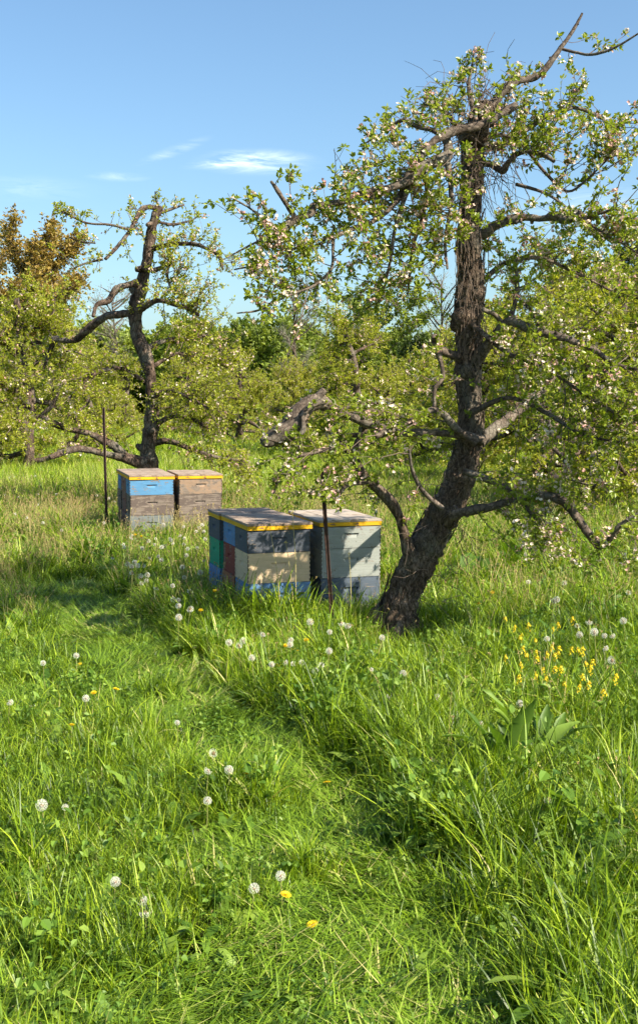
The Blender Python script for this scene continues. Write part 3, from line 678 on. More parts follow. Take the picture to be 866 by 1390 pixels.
for pts, a, b, wt in (
    ([(562, 775, 30), (551, 735, 22), (541, 700, 19), (522, 672, 18), (499, 652, 16), (481, 625, 16), (468, 603, 13), (455, 575, 9)], -.05, -.35, .8),
    ([(655, 598, 20), (625, 590, 16), (581, 587, 13), (541, 587, 15), (505, 577, 16), (470, 562, 15), (447, 552, 18), (430, 545, 30), (412, 556, 36), (398, 578, 42), (376, 592, 36), (356, 601, 16)], -.1, -.55, .8),
    ([(646, 600, 16), (620, 583, 12), (603, 564, 14), (586, 557, 13), (560, 571, 12), (532, 583, 10), (510, 592, 9)], -.15, -.45, .8),
    ([(437, 545, 12), (420, 552, 10), (411, 566, 10), (412, 584, 9), (400, 596, 6)], -.5, -.6, .5),
    ([(620, 484, 22), (604, 478, 17), (592, 470, 16), (590, 456, 13)], -.05, -.2, .4),
    ([(592, 470, 13), (597, 488, 10), (601, 511, 8), (590, 528, 7), (589, 552, 6)], -.18, -.25, .7),
    ([(645, 490, 26), (660, 470, 20), (676, 450, 18), (692, 436, 17), (712, 443, 15), (732, 451, 15), (752, 456, 13), (772, 461, 12), (808, 476, 11), (833, 494, 8), (870, 503, 6)], -.05, -.75, .9),
    ([(690, 438, 13), (697, 418, 11), (702, 392, 9), (700, 360, 6)], -.2, -.1, .9),
    ([(685, 445, 10), (672, 428, 9), (655, 420, 7)], -.2, -.4, .5),
    ([(650, 602, 26), (668, 585, 23), (684, 573, 21), (703, 556, 20), (722, 540, 17), (738, 530, 12), (756, 505, 8)], .05, .75, .9),
    ([(715, 545, 11), (733, 550, 9), (745, 575, 8), (752, 600, 6)], .6, .5, .8),
    ([(652, 320, 18), (668, 308, 17), (684, 301, 16), (712, 295, 15), (735, 297, 13), (752, 293, 17), (768, 299, 14), (782, 291, 18), (793, 297, 13), (812, 290, 5), (838, 282, 3)], 0, -.5, .9),
    ([(650, 222, 14), (668, 224, 13), (682, 232, 12), (690, 220, 9), (702, 209, 9), (717, 206, 9), (737, 210, 9), (752, 219, 7)], 0, -.35, .6),
    ([(648, 196, 16), (664, 197, 15), (679, 200, 14), (692, 186, 12), (712, 176, 11), (742, 158, 10), (765, 149, 8), (785, 147, 7), (815, 160, 5), (845, 178, 3)], .05, .5, 1),
    ([(655, 165, 24), (667, 146, 19), (682, 124, 15), (702, 110, 13), (720, 107, 12), (737, 96, 11), (757, 70, 9), (777, 42, 7), (790, 18, 4)], 0, .1, .9),
    ([(760, 66, 6), (780, 71, 5), (803, 74, 5), (833, 65, 4), (868, 44, 3)], .1, -.2, 1),
    ([(700, 143, 14), (683, 152, 15), (667, 163, 16), (645, 172, 17), (622, 176, 16), (601, 184, 18), (586, 194, 14), (574, 208, 11), (566, 222, 9), (550, 250, 5)], -.15, -.45, .9),
    ([(603, 184, 16), (608, 200, 17), (606, 213, 19), (590, 219, 19), (576, 225, 22), (562, 233, 20), (550, 247, 18), (530, 255, 11), (505, 260, 12), (486, 264, 11), (470, 272, 11), (448, 277, 11), (426, 279, 12), (422, 290, 12), (402, 298, 11), (385, 308, 14), (379, 316, 9)], -.2, -.9, .75),
    ([(400, 294, 9), (388, 276, 8), (379, 262, 8), (368, 246, 5)], -.85, -.9, .5),
    ([(381, 312, 6), (360, 298, 4), (340, 283, 3.5), (318, 270, 3)], -.9, -1.0, 1),
    ([(381, 312, 5), (355, 325, 4), (330, 338, 3), (308, 350, 2.5)], -.9, -1.0, 1),
    ([(455, 320, 6), (429, 327, 5), (402, 337, 4.5), (374, 349, 4), (345, 360, 3), (318, 366, 2.5)], -.7, -1.0, 1),
    ([(556, 245, 17), (540, 270, 12), (522, 290, 9), (500, 304, 8), (475, 312, 7), (452, 322, 7)], -.3, -.7, .9),
    ([(452, 322, 6), (452, 345, 5), (450, 364, 5), (436, 380, 4.5), (422, 390, 4), (392, 401, 4), (368, 413, 3.5), (348, 422, 3), (322, 425, 2.5)], -.7, -1.0, 1),
    ([(560, 240, 10), (545, 280, 8), (535, 315, 7), (530, 350, 5), (523, 385, 4), (515, 410, 3)], -.4, -.5, 1),
    ([(571, 226, 12), (580, 260, 9), (572, 300, 7), (560, 335, 6), (556, 370, 5), (553, 400, 3)], -.35, -.3, 1),
    ([(605, 213, 12), (612, 250, 9), (610, 290, 7), (604, 330, 6), (607, 365, 4)], -.3, -.45, 1),
    ([(600, 184, 10), (585, 176, 9), (566, 172, 8), (546, 163, 7), (520, 180, 4), (490, 198, 3)], -.2, .1, 1),
    ([(648, 170, 14), (640, 140, 10), (636, 115, 7), (640, 90, 5), (643, 66, 3)], 0, .1, .9),
    ([(632, 200, 12), (612, 160, 9), (600, 150, 6), (575, 140, 4)], .1, .5, 1),
    ([(650, 180, 9), (700, 190, 7), (740, 235, 6), (770, 260, 5), (800, 240, 3), (835, 205, 3)], .1, -.2, 1),
    ([(700, 250, 6), (745, 265, 5), (790, 300, 4), (830, 330, 3)], 0, -.5, 1),
    ([(792, 296, 5), (815, 315, 4), (842, 330, 3), (868, 345, 3)], -.5, -.6, 1),
    ([(610, 700, 20), (640, 692, 16), (668, 688, 13), (700, 678, 12), (735, 672, 14), (760, 678, 18), (775, 692, 17), (792, 716, 15), (806, 734, 15), (815, 741, 15), (828, 730, 11), (842, 712, 8), (868, 696, 5)], -.2, -.7, .8),
    ([(630, 640, 14), (660, 650, 11), (690, 665, 9), (715, 690, 6), (730, 715, 4)], -.2, -.6, .9),
    ([(750, 608, 8), (762, 620, 8), (770, 635, 7), (773, 650, 6), (782, 654, 5), (798, 658, 4)], -.2, -.3, .5),
    ([(640, 560, 12), (690, 540, 9), (740, 560, 8), (790, 590, 6), (840, 600, 4)], -.1, -.9, 1),
    ([(640, 400, 12), (680, 360, 9), (730, 350, 8), (780, 370, 6), (830, 395, 4)], .1, .8, 1),
    ([(640, 440, 10), (690, 480, 8), (740, 500, 7), (800, 540, 5), (850, 570, 4)], -.1, -.9, 1),
    ([(600, 690, 12), (575, 668, 9), (560, 640, 7), (555, 610, 5)], -.2, -.4, .7),
    ([(470, 600, 8), (440, 612, 6), (405, 620, 5), (380, 640, 4), (372, 670, 3)], -.4, -.8, 1),
    ([(497, 655, 8), (470, 660, 6), (455, 680, 5)], -.3, -.6, .8),
): traced(mt, pts, a, b, wt)
t = thing('apple_tree', 'large gnarled apple tree leaning beside the pale sage beehive, blossoming', 'apple tree', (TB[0], TB[1], 0))
org = np.array((TB[0], TB[1], 0))
shift = lambda mb: [mb.v.__setitem__(i, v - org) for i, v in enumerate(mb.v)]
def knobby(mb, p, r, sides, n, rough, seed, ridges=0.0):
    pp, rr = catmull(p, r, n); g_ = np.random.default_rng(abs(seed))
    rr = rr * (1 + .10 * np.interp(np.arange(len(rr)), np.arange(0, len(rr) + 3, 3), g_.normal(size=len(np.arange(0, len(rr) + 3, 3)))).clip(-1.3, 1.6))
    pp = pp + g_.normal(size=pp.shape) * rr[:, None] * .05
    tube(mb, pp, rr, sides, rough, seed, ridges=ridges)
for k, (p, r, wt, kd) in enumerate(mt.limbs):
    mb = MB()
    if kd == 'trunk':
        pp, rr = catmull(p, r, 9); g_ = np.random.default_rng(3)
        rr = rr * (1 + .06 * g_.normal(size=len(rr)).clip(-1, 1.5)); tube(mb, pp, rr, 40, .10, 3, ridges=.055)
        # burls, root flares and shaggy bark strips
        for (u, v, rr_, du) in ((629, 433, .085, -.06), (622, 440, .06, -.1), (575, 738, .075, -.12), (603, 700, .10, -.05), (648, 400, .06, .1), (632, 505, .07, -.05), (646, 182, .10, 0), (588, 745, .07, .1), (653, 160, .085, 0)):
            c = P(u, v, TY - .05); a = np.linspace(0, 2 * np.pi, 11)[:-1]; rings = []
            pts_ = np.array([c + np.array((0, -.3, 1.)) * z for z in np.linspace(-rr_, rr_, 7)]); rs_ = rr_ * np.sqrt(np.clip(1 - (np.linspace(-1, 1, 7) * .97) ** 2, .01, 1))
            tube(mb, pts_, rs_, 10, .18, int(u))
        for (a_, L_, r_) in ((3.0, .42, .06), (3.6, .30, .05), (-.2, .28, .06), (4.6, .25, .05), (2.2, .3, .05)):
            c0 = np.array((TB[0] + .0, TB[1], .18)); d_ = np.array((math.cos(a_), math.sin(a_), 0))
            tube(mb, [c0 + d_ * .06, c0 + d_ * L_ * .5 + np.array((0, 0, -.09)), c0 + d_ * L_ * .8 + np.array((0, 0, -.15)), c0 + d_ * L_ * 1.15 + np.array((0, 0, -.21))], [r_ * 1.6, r_ * 1.2, r_ * .9, r_ * .5], 10, .12, int(a_ * 10))
        strips = []
        for q in range(240):
            i_ = g_.integers(2, len(pp) - 6); a_ = g_.uniform(0, 6.28); L_ = g_.uniform(.08, .28)
            T_ = unit(pp[i_ + 1] - pp[i_]); X_ = unit(np.cross(T_, (0, 1, .2))); Y_ = np.cross(T_, X_); d_ = X_ * math.cos(a_) + Y_ * math.sin(a_)
            s0 = pp[i_] + d_ * rr[i_] * .98; s1 = s0 + T_ * L_ * .5 + d_ * .006; s2 = s0 + T_ * L_ + d_ * g_.uniform(.004, .03)
            strips.append(np.stack([s0, s0 * .6 + s1 * .4 + d_ * .004, s1, s2]))
        twig_tubes(mb, np.array(strips), g_.uniform(.004, .011, len(strips)), np.full(len(strips), .002), 4)
        shift(mb); mb.build('trunk', M['bark'], t, smooth=True)
    else:
        big = r.max() > .028
        knobby(mb, p, r, 12 if big else 7, 5, .12, k, 0)
        if big:   # pruning knuckles
            g_ = np.random.default_rng(k); pp, rr = catmull(p, r, 5)
            for q in range(int(len(pp) / 7)):
                i_ = g_.integers(2, len(pp) - 1); d_ = unit(g_.normal(size=3)); L_ = rr[i_] * g_.uniform(1.3, 2.0)
                tube(mb, [pp[i_], pp[i_] + d_ * L_ * .6, pp[i_] + d_ * L_], [rr[i_] * .6, rr[i_] * .5, rr[i_] * .36], 7, .15, q)
        shift(mb); mb.build('limb', M['bark'] if k == 1 else M['limb'], t, smooth=True)
def upm(S):  # upper twigs reach up, lower ones hang
    return np.clip((S[:, 2] - 1.9) / 3.2, -.35, .35)
def keepm(E):   # leave open sky where the photograph has it, and the hive fronts clear
    u = CU + E[:, 0] / E[:, 1] * F; v = YH + (HC - E[:, 2]) / E[:, 1] * F
    k = np.ones(len(E), bool)
    k &= v > np.interp(u, [300, 330, 370, 430, 460, 500, 545, 575, 610, 632, 643, 655, 680, 720, 745, 765, 790, 800, 815, 866], [272, 258, 232, 230, 200, 168, 135, 118, 102, 78, 58, 85, 90, 78, 52, 32, 8, 22, 55, 38])
    k &= ~((v < 300) & (R.random(len(E)) < .15))
    k &= ~((u > 745) & (v < 90) & (R.random(len(E)) < .6))
    k &= ~((u > 660) & (u < 866) & (v > 330) & (v < 640) & (R.random(len(E)) < .12))
    k &= ~((u > 700) & (v > 215) & (v < 285) & (R.random(len(E)) < .5))
    k &= ~((u > 560) & (u < 735) & (v < 92 - abs(u - 640) * .1)) | ((abs(u - 642) < 16) & (v > 58))
    k &= ~((u > 800) & (v > 80) & (v < 165) & (u < 850))
    k &= ~((v > 690) & (u < 500)) & ~((v > 640) & (u < 360)) & ~((v > 790))
    k &= ~((u < 330) & (v > 300))
    k &= ~((v > 545) & (u < 345))
    k &= ~((u > 300) & (u < 545) & (v > 445) & (v < 535) & (R.random(len(E)) < .85))
    k &= ~((u > 607) & (u < 668) & (v > 325) & (v < 620) & (E[:, 1] < TY) & (R.random(len(E)) < .85))
    k &= ~((u > 510) & (u < 640) & (v > 600) & (v < 830) & (E[:, 1] < TY) & (R.random(len(E)) < .6))
    k &= ~((u > 545) & (u < 700) & (v > 740))
    return k
tw, lf, bl = crown(mt, np.array((P(640, 400, TY))), 860, 3, (.18, .62), (.04, .18), 6, 4, 1, (.021, .042), blossom=.22, bl_nf=6, spurs=700, thin=.016, upfn=upm, r=(.0042, .0022), keep=keepm, bsize=.0155)
# wiry tangle of old shoots and hanging withes round the head of the trunk
rg = np.random.default_rng(4); n_ = 200
S_ = np.array([P(rg.uniform(600, 690), rg.uniform(110, 250), TY + rg.uniform(-.3, .3)) for _ in range(n_)])
twig_tubes(tw, grow(S_, rg.normal(size=(n_, 3)) + np.array((0, 0, -.2)), rg.uniform(.2, .7, n_), 7, rg, .28, -.10), np.full(n_, .0032), np.full(n_, .0014), 4)
S_ = np.array([P(rg.uniform(618, 660), rg.uniform(190, 560), TY - .12) for _ in range(150)])
twig_tubes(tw, grow(S_, np.tile((0, -.1, -1.), (150, 1)) + rg.normal(size=(150, 3)) * .3, rg.uniform(.1, .35, 150), 6, rg, .16, -.1), np.full(150, .003), np.full(150, .001), 4)
S_ = np.array([P(rg.uniform(540, 640), rg.uniform(640, 820), TY - .15) for _ in range(70)])
twig_tubes(tw, grow(S_, rg.normal(size=(70, 3)) * .8 + np.array((.2, -.2, .2)), rg.uniform(.1, .4, 70), 6, rg, .25, 0), np.full(70, .003), np.full(70, .001), 4)
for q in (tw, lf, bl): shift(q)
tw.build('twigs', M['twig'], t); lf.build('crown', M['leaf'], t); bl.build('blossom', M['blossom'], t)

# ------------------------------------------------------------------ second traced apple tree, behind the back hives
Bb = P(208, 713, 16.9); BY = 16.9; SB = F / BY; Bb[2] = .06
bt = Tree(33)
traced(bt, [(207, 722, 34), (205, 680, 28), (204, 640, 24), (201, 612, 23), (206, 580, 22), (206, 553, 21), (204, 508, 20), (196, 478, 22), (187, 453, 20), (184, 429, 22), (189, 400, 21), (198, 365, 18), (203, 335, 18), (208, 305, 16), (213, 288, 14), (218, 281, 9)], 0, 0, .25, 'trunk', BY, SB)
for pts, a, b, wt in (
    ([(218, 285, 8), (204, 281, 8), (192, 285, 8), (183, 302, 7), (172, 320, 6), (158, 337, 6), (143, 352, 5)], 0, -.5, .8),
    ([(176, 312, 5), (150, 305, 4), (120, 303, 3), (98, 294, 3), (76, 283, 2)], -.3, -.6, 1.2),
    ([(140, 352, 4), (115, 358, 3), (92, 368, 2)], -.5, -.7, 1.2),
    ([(130, 330, 3), (110, 328, 2.5), (95, 322, 2)], -.3, -.5, 1.2),
    ([(186, 384, 13), (170, 388, 11), (157, 394, 11), (147, 408, 9), (132, 414, 7), (127, 430, 5)], -.1, -.5, .7),
    ([(186, 424, 13), (163, 427, 11), (144, 430, 12), (124, 443, 12), (108, 458, 10), (95, 463, 9), (75, 461, 11), (68, 478, 8), (60, 500, 5)], 0, .6, .8),
    ([(205, 340, 8), (222, 334, 7), (245, 331, 6), (268, 332, 6), (285, 340, 5), (298, 349, 5), (303, 366, 3)], 0, -.5, .9),
    ([(206, 368, 8), (222, 362, 7), (233, 352, 7), (227, 368, 5), (230, 385, 4), (238, 400, 3)], -.1, -.5, .8),
    ([(189, 422, 12), (203, 412, 9), (218, 408, 8), (238, 414, 7), (255, 419, 6), (270, 428, 4)], -.2, -.7, .9),
    ([(196, 474, 10), (225, 462, 7), (255, 458, 6), (283, 455, 4)], 0, .6, 1),
    ([(205, 500, 8), (240, 480, 6), (280, 490, 5), (315, 500, 3)], 0, .4, 1),
    ([(200, 520, 9), (165, 500, 7), (125, 510, 6), (95, 540, 4)], 0, -.6, 1),
    ([(205, 540, 9), (230, 530, 7), (258, 540, 5), (285, 555, 4)], -.1, -.8, 1),
    ([(200, 628, 16), (174, 620, 14), (158, 608, 13), (144, 600, 12), (119, 588, 11), (89, 581, 10), (72, 574, 11), (58, 566, 8)], -.2, -.6, .5),
    ([(200, 636, 15), (174, 624, 13), (144, 616, 11), (120, 611, 12), (105, 609, 11), (85, 615, 10), (68, 621, 7)], -.2, -1.1, .4),
    ([(206, 600, 12), (235, 600, 9), (265, 612, 8), (300, 622, 6), (330, 625, 4)], 0, .3, 1),
    ([(206, 580, 10), (235, 565, 8), (262, 570, 6), (290, 585, 4)], 0, -.5, 1),
    ([(213, 290, 6), (232, 284, 5), (250, 278, 3)], 0, .3, 1),
    ([(210, 300, 5), (235, 305, 4), (262, 298, 3), (272, 290, 2)], 0, .1, 1),
    ([(216, 284, 4), (212, 270, 3), (211, 260, 2)], 0, 0, 1),
): traced(bt, pts, a, b, wt, 'limb', BY, SB)
org = np.array((Bb[0], Bb[1], 0.0))
t = thing('apple_tree', 'apple tree with dark upright trunk right behind the back pair of beehives', 'apple tree', tuple(org))
TRUNKS.append((Bb[0], Bb[1], .2))
for k, (p, r, wt, kd) in enumerate(bt.limbs):
    mb = MB(); knobby(mb, p, r, 16 if kd == 'trunk' else 8, 5, .14, 50 + k, .05 if kd == 'trunk' else 0)
    if kd == 'trunk':
        g_ = np.random.default_rng(k)
        for q in range(8):
            i_ = g_.integers(3, len(p) - 2); d_ = unit(g_.normal(size=3) * (1, 1, .3)); tube(mb, [p[i_], p[i_] + d_ * r[i_] * 1.2, p[i_] + d_ * r[i_] * 1.9], [r[i_] * .8, r[i_] * .6, r[i_] * .4], 8, .2, q)
    shift(mb); mb.build('trunk' if kd == 'trunk' else 'limb', M['farbark'], t, smooth=True)
def keepb(E):
    u = CU + E[:, 0] / E[:, 1] * F; v = YH + (HC - E[:, 2]) / E[:, 1] * F
    return (v > np.interp(u, [60, 76, 100, 150, 180, 205, 213, 225, 250, 280, 305, 320], [286, 274, 286, 290, 272, 264, 254, 266, 264, 276, 320, 340])) & ~((u < 250) & (v > 625)) & ~((u < 165) & (v < 445) & (v > 295) & (R.random(len(E)) < .75)) & ~((v < 330) & (u > 225) & (v < 320 - (u - 225) * .2) & (R.random(len(E)) < .6)) & ~((u < 190) & (v < 270))
tw, lf, bl = crown(bt, P(200, 450, BY), 430, 3, (.2, .66), (.08, .26), 4, 5, 1, (.034, .056), simple=True, blossom=.15, spurs=700, thin=.025, bl_nf=3, upfn=upm, r=(.006, .0035), keep=keepb, bsize=.02)
for q in (tw, lf, bl): shift(q)
tw.build('twigs', M['twig'], t); lf.build('crown', M['leaf_far'], t); bl.build('blossom', M['blossom'], t)

# ------------------------------------------------------------------ orchard trees behind: four kinds of old apple tree, copied
def orchard_tree(seed, H=3.9, spread=2.3, dens=1.0, leafsize=(.036, .066)):
    tr = Tree(seed); rg = tr.rng
    n = 9; z = np.linspace(0, H * .93, n); wob = np.cumsum(rg.normal(size=(n, 2)) * .09, 0); wob[0] = 0
    p = np.column_stack([wob, z]); r = np.interp(z / H, [0, .08, .5, .93], [.20, .135, .11, .055]) * (1 + .12 * rg.normal(size=n))
    tr.limb(p, r, .2, 'trunk')
    nl = 15; a = rg.uniform(0, 6.28)
    for k in range(nl):
        zf = (.10 + .86 * (k / (nl - 1))) ; a += 2.4 + rg.normal() * .3
        z0 = zf * H * .9; i = np.interp(z0, z, np.arange(n)); b = p[int(i)] * (1 - i % 1) + p[min(n - 1, int(i) + 1)] * (i % 1)
        L = spread * (1.05 - .55 * zf) * rg.uniform(.75, 1.1)
        d = np.array((math.cos(a), math.sin(a), rg.uniform(-.1, .35))); q = [b]; cur = b.copy(); dd = d.copy()
        for s_ in range(6):
            dd = unit(dd + rg.normal(size=3) * np.array((.3, .3, .35)) + np.array((0, 0, -.03 if zf > .4 else .06))); cur = cur + dd * L / 6; q.append(cur.copy())
        r0 = rg.uniform(.045, .075) * (1.15 - .5 * zf)
        q = np.array(q); q[:, 2] = np.maximum(q[:, 2], .35)
        tr.limb(q, np.linspace(r0, .012, 7), 1, 'limb')
        q2 = q[3]; L2 = L * .6; dd = unit(np.array((math.cos(a + rg.choice((-.9, .9))), math.sin(a + .9), .25))); qq = [q2]
        for s_ in range(3): dd = unit(dd + rg.normal(size=3) * .3); q2 = q2 + dd * L2 / 3; qq.append(q2.copy())
        tr.limb(qq, np.linspace(r0 * .5, .01, 4), 1, 'limb')
    tk, lb = MB(), []
    knobby(tk, p, r, 12, 3, .16, seed, .05)
    for q in range(6):
        i_ = rg.integers(3, n - 1); d_ = unit(rg.normal(size=3) * (1, 1, .3)); tube(tk, [p[i_], p[i_] + d_ * r[i_] * 1.3, p[i_] + d_ * r[i_] * 2.2], [r[i_] * .8, r[i_] * .6, r[i_] * .4], 7, .2, q)
    l_ = MB()
    for (pp, rr, w_, k) in tr.limbs[1:]: knobby(l_, pp, rr, 6, 3, .15, seed + len(lb), 0)
    tw, lf, bl = crown(tr, np.array((0, 0, H * .5)), int(400 * dens), 3, (.25, .75), (.08, .3), 6, 5, 2, leafsize, simple=True, blossom=.09, bl_nf=3, spurs=500, thin=.04, r=(.007, .0045), bsize=.026, sides=3, upfn=lambda S: np.full(len(S), .05))
    t = thing('apple_tree', 'x', 'apple tree')
    tk.build('trunk', M['farbark'], t, smooth=True); l_.build('limbs', M['farbark'], t, smooth=True); tw.build('twigs', M['twig'], t); lf.build('crown', M['leaf_far'], t); bl.build('blossom', M['blossom'], t)
    return t
protos = [orchard_tree(101, 3.9, 2.3, 1.0), orchard_tree(102, 3.7, 2.4, 1.15), orchard_tree(103, 4.1, 2.1, .9), orchard_tree(104, 3.5, 2.5, 1.25)]
used = [False] * 4; place = []
def orchard(u, Y, kind, label, s=1.0, rz=None):
    x = (u - CU) / F * Y; o = protos[kind]
    if used[kind]: o = copy_tree(protos[kind])
    used[kind] = True
    o.location = (x, Y, .05); o.rotation_euler = (0, 0, random.uniform(0, 6.28) if rz is None else rz); o.scale = (s, s, s)
    tag(o, label, 'apple tree', 'apple trees in the orchard rows behind'); TRUNKS.append((x, Y, .2))
orchard(36, 25.5, 0, 'apple tree at the left edge of the photo with a broken dark top', 1.03, 1.0)
orchard(752, 20.5, 1, 'apple tree whose pale trunk shows just right of the big leaning tree', 1.03)
orchard(470, 30.0, 2, 'apple tree with a pointed knotty top, beyond the front beehives', .96)
orchard(905, 16.5, 3, 'bushy apple tree cut by the right edge of the photo, nearest behind', 1.05)
orchard(640, 26.0, 3, 'apple tree mostly hidden straight behind the big trunk', .95)
orchard(835, 24.0, 0, 'apple tree in the thicket at right above the low crooked limb', 1.08)
orchard(330, 36.0, 1, 'low apple tree in the gap between the two blossoming trees', .78)
orchard(115, 33.0, 2, 'apple tree seen between the left edge tree and the back beehives tree', .82)
orchard(560, 38.0, 0, 'apple tree filling the gap left of the big trunk', .8)
rows = [(-40, 34, 1), (250, 43, 3), (395, 44, 0), (440, 52, 1), (520, 48, 3), (620, 46, 2), (705, 34, 0), (700, 52, 1), (790, 33, 3), (780, 45, 1), (870, 35, 2), (880, 50, 3), (40, 46, 2), (170, 52, 0), (300, 56, 2), (-20, 58, 3), (90, 60, 1), (360, 62, 3), (600, 60, 0), (950, 28, 1)]
for (u, Y, k) in rows: orchard(u, Y, k, 'distant apple tree merging into the leafy mass of the back rows', random.uniform(.78, .90))

# ------------------------------------------------------------------ woodland trees beyond the orchard
def tall_tree(seed, H, W, leafmat_, label, nleaf, name='tree', base=.15, twigm='greytwig', size=(.12, .25), shape='oval', bare=1.0, cat='tree'):
    H = H * .8; rg = np.random.default_rng(seed); tr = Tree(seed)
    z = np.linspace(0, H * .95, 8); p = np.column_stack([np.cumsum(rg.normal(size=8) * H * .008), np.cumsum(rg.normal(size=8) * H * .008), z])
    tr.limb(p, np.linspace(H * .02, H * .003, 8), .3, 'trunk')
    for k in range(26):
        zf = base + (1 - base) * (k / 25) * .93; a = rg.uniform(0, 6.28); b = np.array([np.interp(zf * H, z, p[:, 0]), np.interp(zf * H, z, p[:, 1]), zf * H])
        w_ = {'oval': math.sqrt(max(.05, 1 - ((zf - .58) / .48) ** 2)), 'cone': 1.1 - zf, 'fan': .35 + .7 * zf if zf < .85 else .6}[shape]
        L = W / 2 * w_ * rg.uniform(.8, 1.15); up = .75 if shape != 'cone' else .05
        q = grow(b[None], np.array([[math.cos(a), math.sin(a), up]]), np.array([L * 1.2]), 6, rg, .12, .06)[0]
        tr.limb(q, np.linspace(H * .007, H * .0015, 6), 1)
    tk, tw, lf = MB(), MB(), MB()
    knobby(tk, p, tr.limbs[0][1], 8, 3, .05, seed)
    for (pp, rr, w_, k) in tr.limbs[1:]: tube(tk, pp, rr, 5, .05, seed)
    S, T, rr = tr.anchors(int(nleaf * .25 * bare) + 200)
    P1 = grow(S, unit(T + rg.normal(size=T.shape) * .6 + np.array((0, 0, .3))), rg.uniform(.05, .16, len(S)) * H * .8, 5, rg, .15, .05)
    twig_tubes(tw, P1, np.full(len(P1), H * .0012), np.full(len(P1), H * .0005), 3)
    a, b = sample_nodes(P1, rg, max(1, int(nleaf / len(P1))), .3)
    a = a + rg.normal(size=a.shape) * H * .008
    clusters(lf, a, b, 3, rg, size, True, (.6, .8))
    t = thing(name, label, cat)
    tk.build('trunk', M['farbark'], t, smooth=True); tw.build('twigs', M[twigm], t); lf.build('crown', M[leafmat_], t)
    return t
def at(o, u, Y, s=1.0): o.location = ((u - CU) / F * Y, Y, 0); o.scale = (s, s, s)
def hy(v, Y): return HC + (YH - v) / F * Y     # height that reaches photo row v at depth Y
at(tall_tree(1, hy(298, 75), 8.5, 'bud', 'tall tree with russet brown opening buds at the left edge of the photo', 11000, 'maple_tree', .25, size=(.14, .28), cat='maple tree'), 30, 75)
at(tall_tree(2, hy(312, 95), 9, 'bud', 'second russet budding tree cut off by the left edge', 8000, 'maple_tree', .25, size=(.14, .28), cat='maple tree'), -45, 95)
at(tall_tree(3, hy(345, 85), 4.2, 'haze_leaf', 'thin nearly bare tree behind the left blossoming apple tree', 420, 'budding_tree', .3, size=(.06, .12), shape='fan', bare=3, cat='tree'), 160, 85)
at(tall_tree(4, hy(342, 80), 4.4, 'haze_leaf', 'thin pale green feathery tree above the middle of the orchard', 700, 'budding_tree', .3, size=(.07, .13), shape='fan', bare=3, cat='tree'), 400, 80)
at(tall_tree(5, hy(330, 90), 6.5, 'haze_leaf', 'tall bare grey tree just left of the big trunk', 260, 'bare_tree', .2, size=(.06, .11), shape='fan', bare=7, cat='tree'), 600, 90)
at(tall_tree(6, hy(395, 90), 9, 'mid_leaf', 'rounded green tree above the pointed knotty apple tree', 5200, 'broadleaf_tree', .15, size=(.14, .28), cat='tree'), 505, 90)
at(tall_tree(7, hy(428, 85), 6, 'dark_leaf', 'dark green tree low behind the big trunk at its left', 5200, 'spruce_tree', .1, size=(.14, .28), shape='cone', cat='tree'), 572, 85)
at(tall_tree(8, hy(322, 55), 4.8, 'dark_leaf', 'dark evergreen rising at the right edge of the photo', 6500, 'pine_tree', .1, size=(.12, .24), cat='pine tree'), 895, 55)
at(tall_tree(9, hy(345, 62), 5.0, 'mid_leaf', 'green woodland tree left of the dark evergreen at right', 4200, 'broadleaf_tree', .15, size=(.12, .24), cat='tree'), 790, 62)
at(tall_tree(10, hy(452, 110), 9, 'mid_leaf', 'round tree low on the horizon between the two blossoming trees', 3800, 'broadleaf_tree', .1, size=(.12, .24), cat='tree'), 350, 110)
# far-off wood as one mass
src = []
for k in range(4):
    rg = np.random.default_rng(200 + k); mb = MB(); n = 1500
    d = unit(rg.normal(size=(n, 3))); rr = rg.uniform(.45, 1, n) ** .5 * (1 + .22 * np.sin(d[:, 0] * 5 + k) * np.cos(d[:, 2] * 4 + k * 2))
    C_ = d * rr[:, None] * np.array((2.9, 2.9, 3.4)) + np.array((0, 0, 3.7))
    clusters(mb, C_, d, 3, rg, (.25, .5), True, (.7, .9)); tube(mb, [(0, 0, 0), (.1, 0, 2.5), (0, .1, 5)], [.2, .15, .06], 6, .1, k)
    src.append((mb, [M['mid_leaf']], False))
Cw = library('far_wood_tree', src)
rg = np.random.default_rng(9); n = 130; yy = rg.uniform(105, 150, n); xx = rg.uniform(-60, 60, n)
scatter('treeline', Cw, np.column_stack([xx, yy, np.zeros(n)]), np.column_stack([np.zeros(n), np.zeros(n), rg.uniform(0, 6.28, n)]), np.repeat(rg.uniform(.85, 1.35, n)[:, None], 3, 1), rg.integers(0, 4, n), 'far-off wood closing the view behind the orchard rows', 'treeline')

# ------------------------------------------------------------------ grass laid out
for u_, v_, r_ in ((700, 1085, .06), (738, 1065, .05), (415, 1050, .05), (640, 805, .08), (700, 790, .08)):
    g_ = G(u_, v_); TRUNKS.append((g_[0], g_[1], r_))
def lay(x, y, s, tilt=.12, az=None):
    n = len(x); z = terr(x, y); f_ = np.clip((np.hypot(x, y) - 25) / 30, 0, 1); z = z * (1 - f_) + .08 * f_
    rot = np.column_stack([gr.normal(size=n) * tilt, gr.normal(size=n) * tilt, gr.uniform(0, 6.28, n) if az is None else az])
    return np.column_stack([x, y, z]), rot, np.column_stack([gr.uniform(.85, 1.25, n), gr.uniform(.85, 1.25, n), np.ones(n)]) * s[:, None]
x1, y1 = band(2.2, 6, 430); x2, y2 = band(6, 10, 300, 1.6); x3, y3 = band(10, 17, 170, 2)
x = np.concatenate([x1, x2, x3]); y = np.concatenate([y1, y2, y3]); k = clear(x, y); x, y = x[k], y[k]
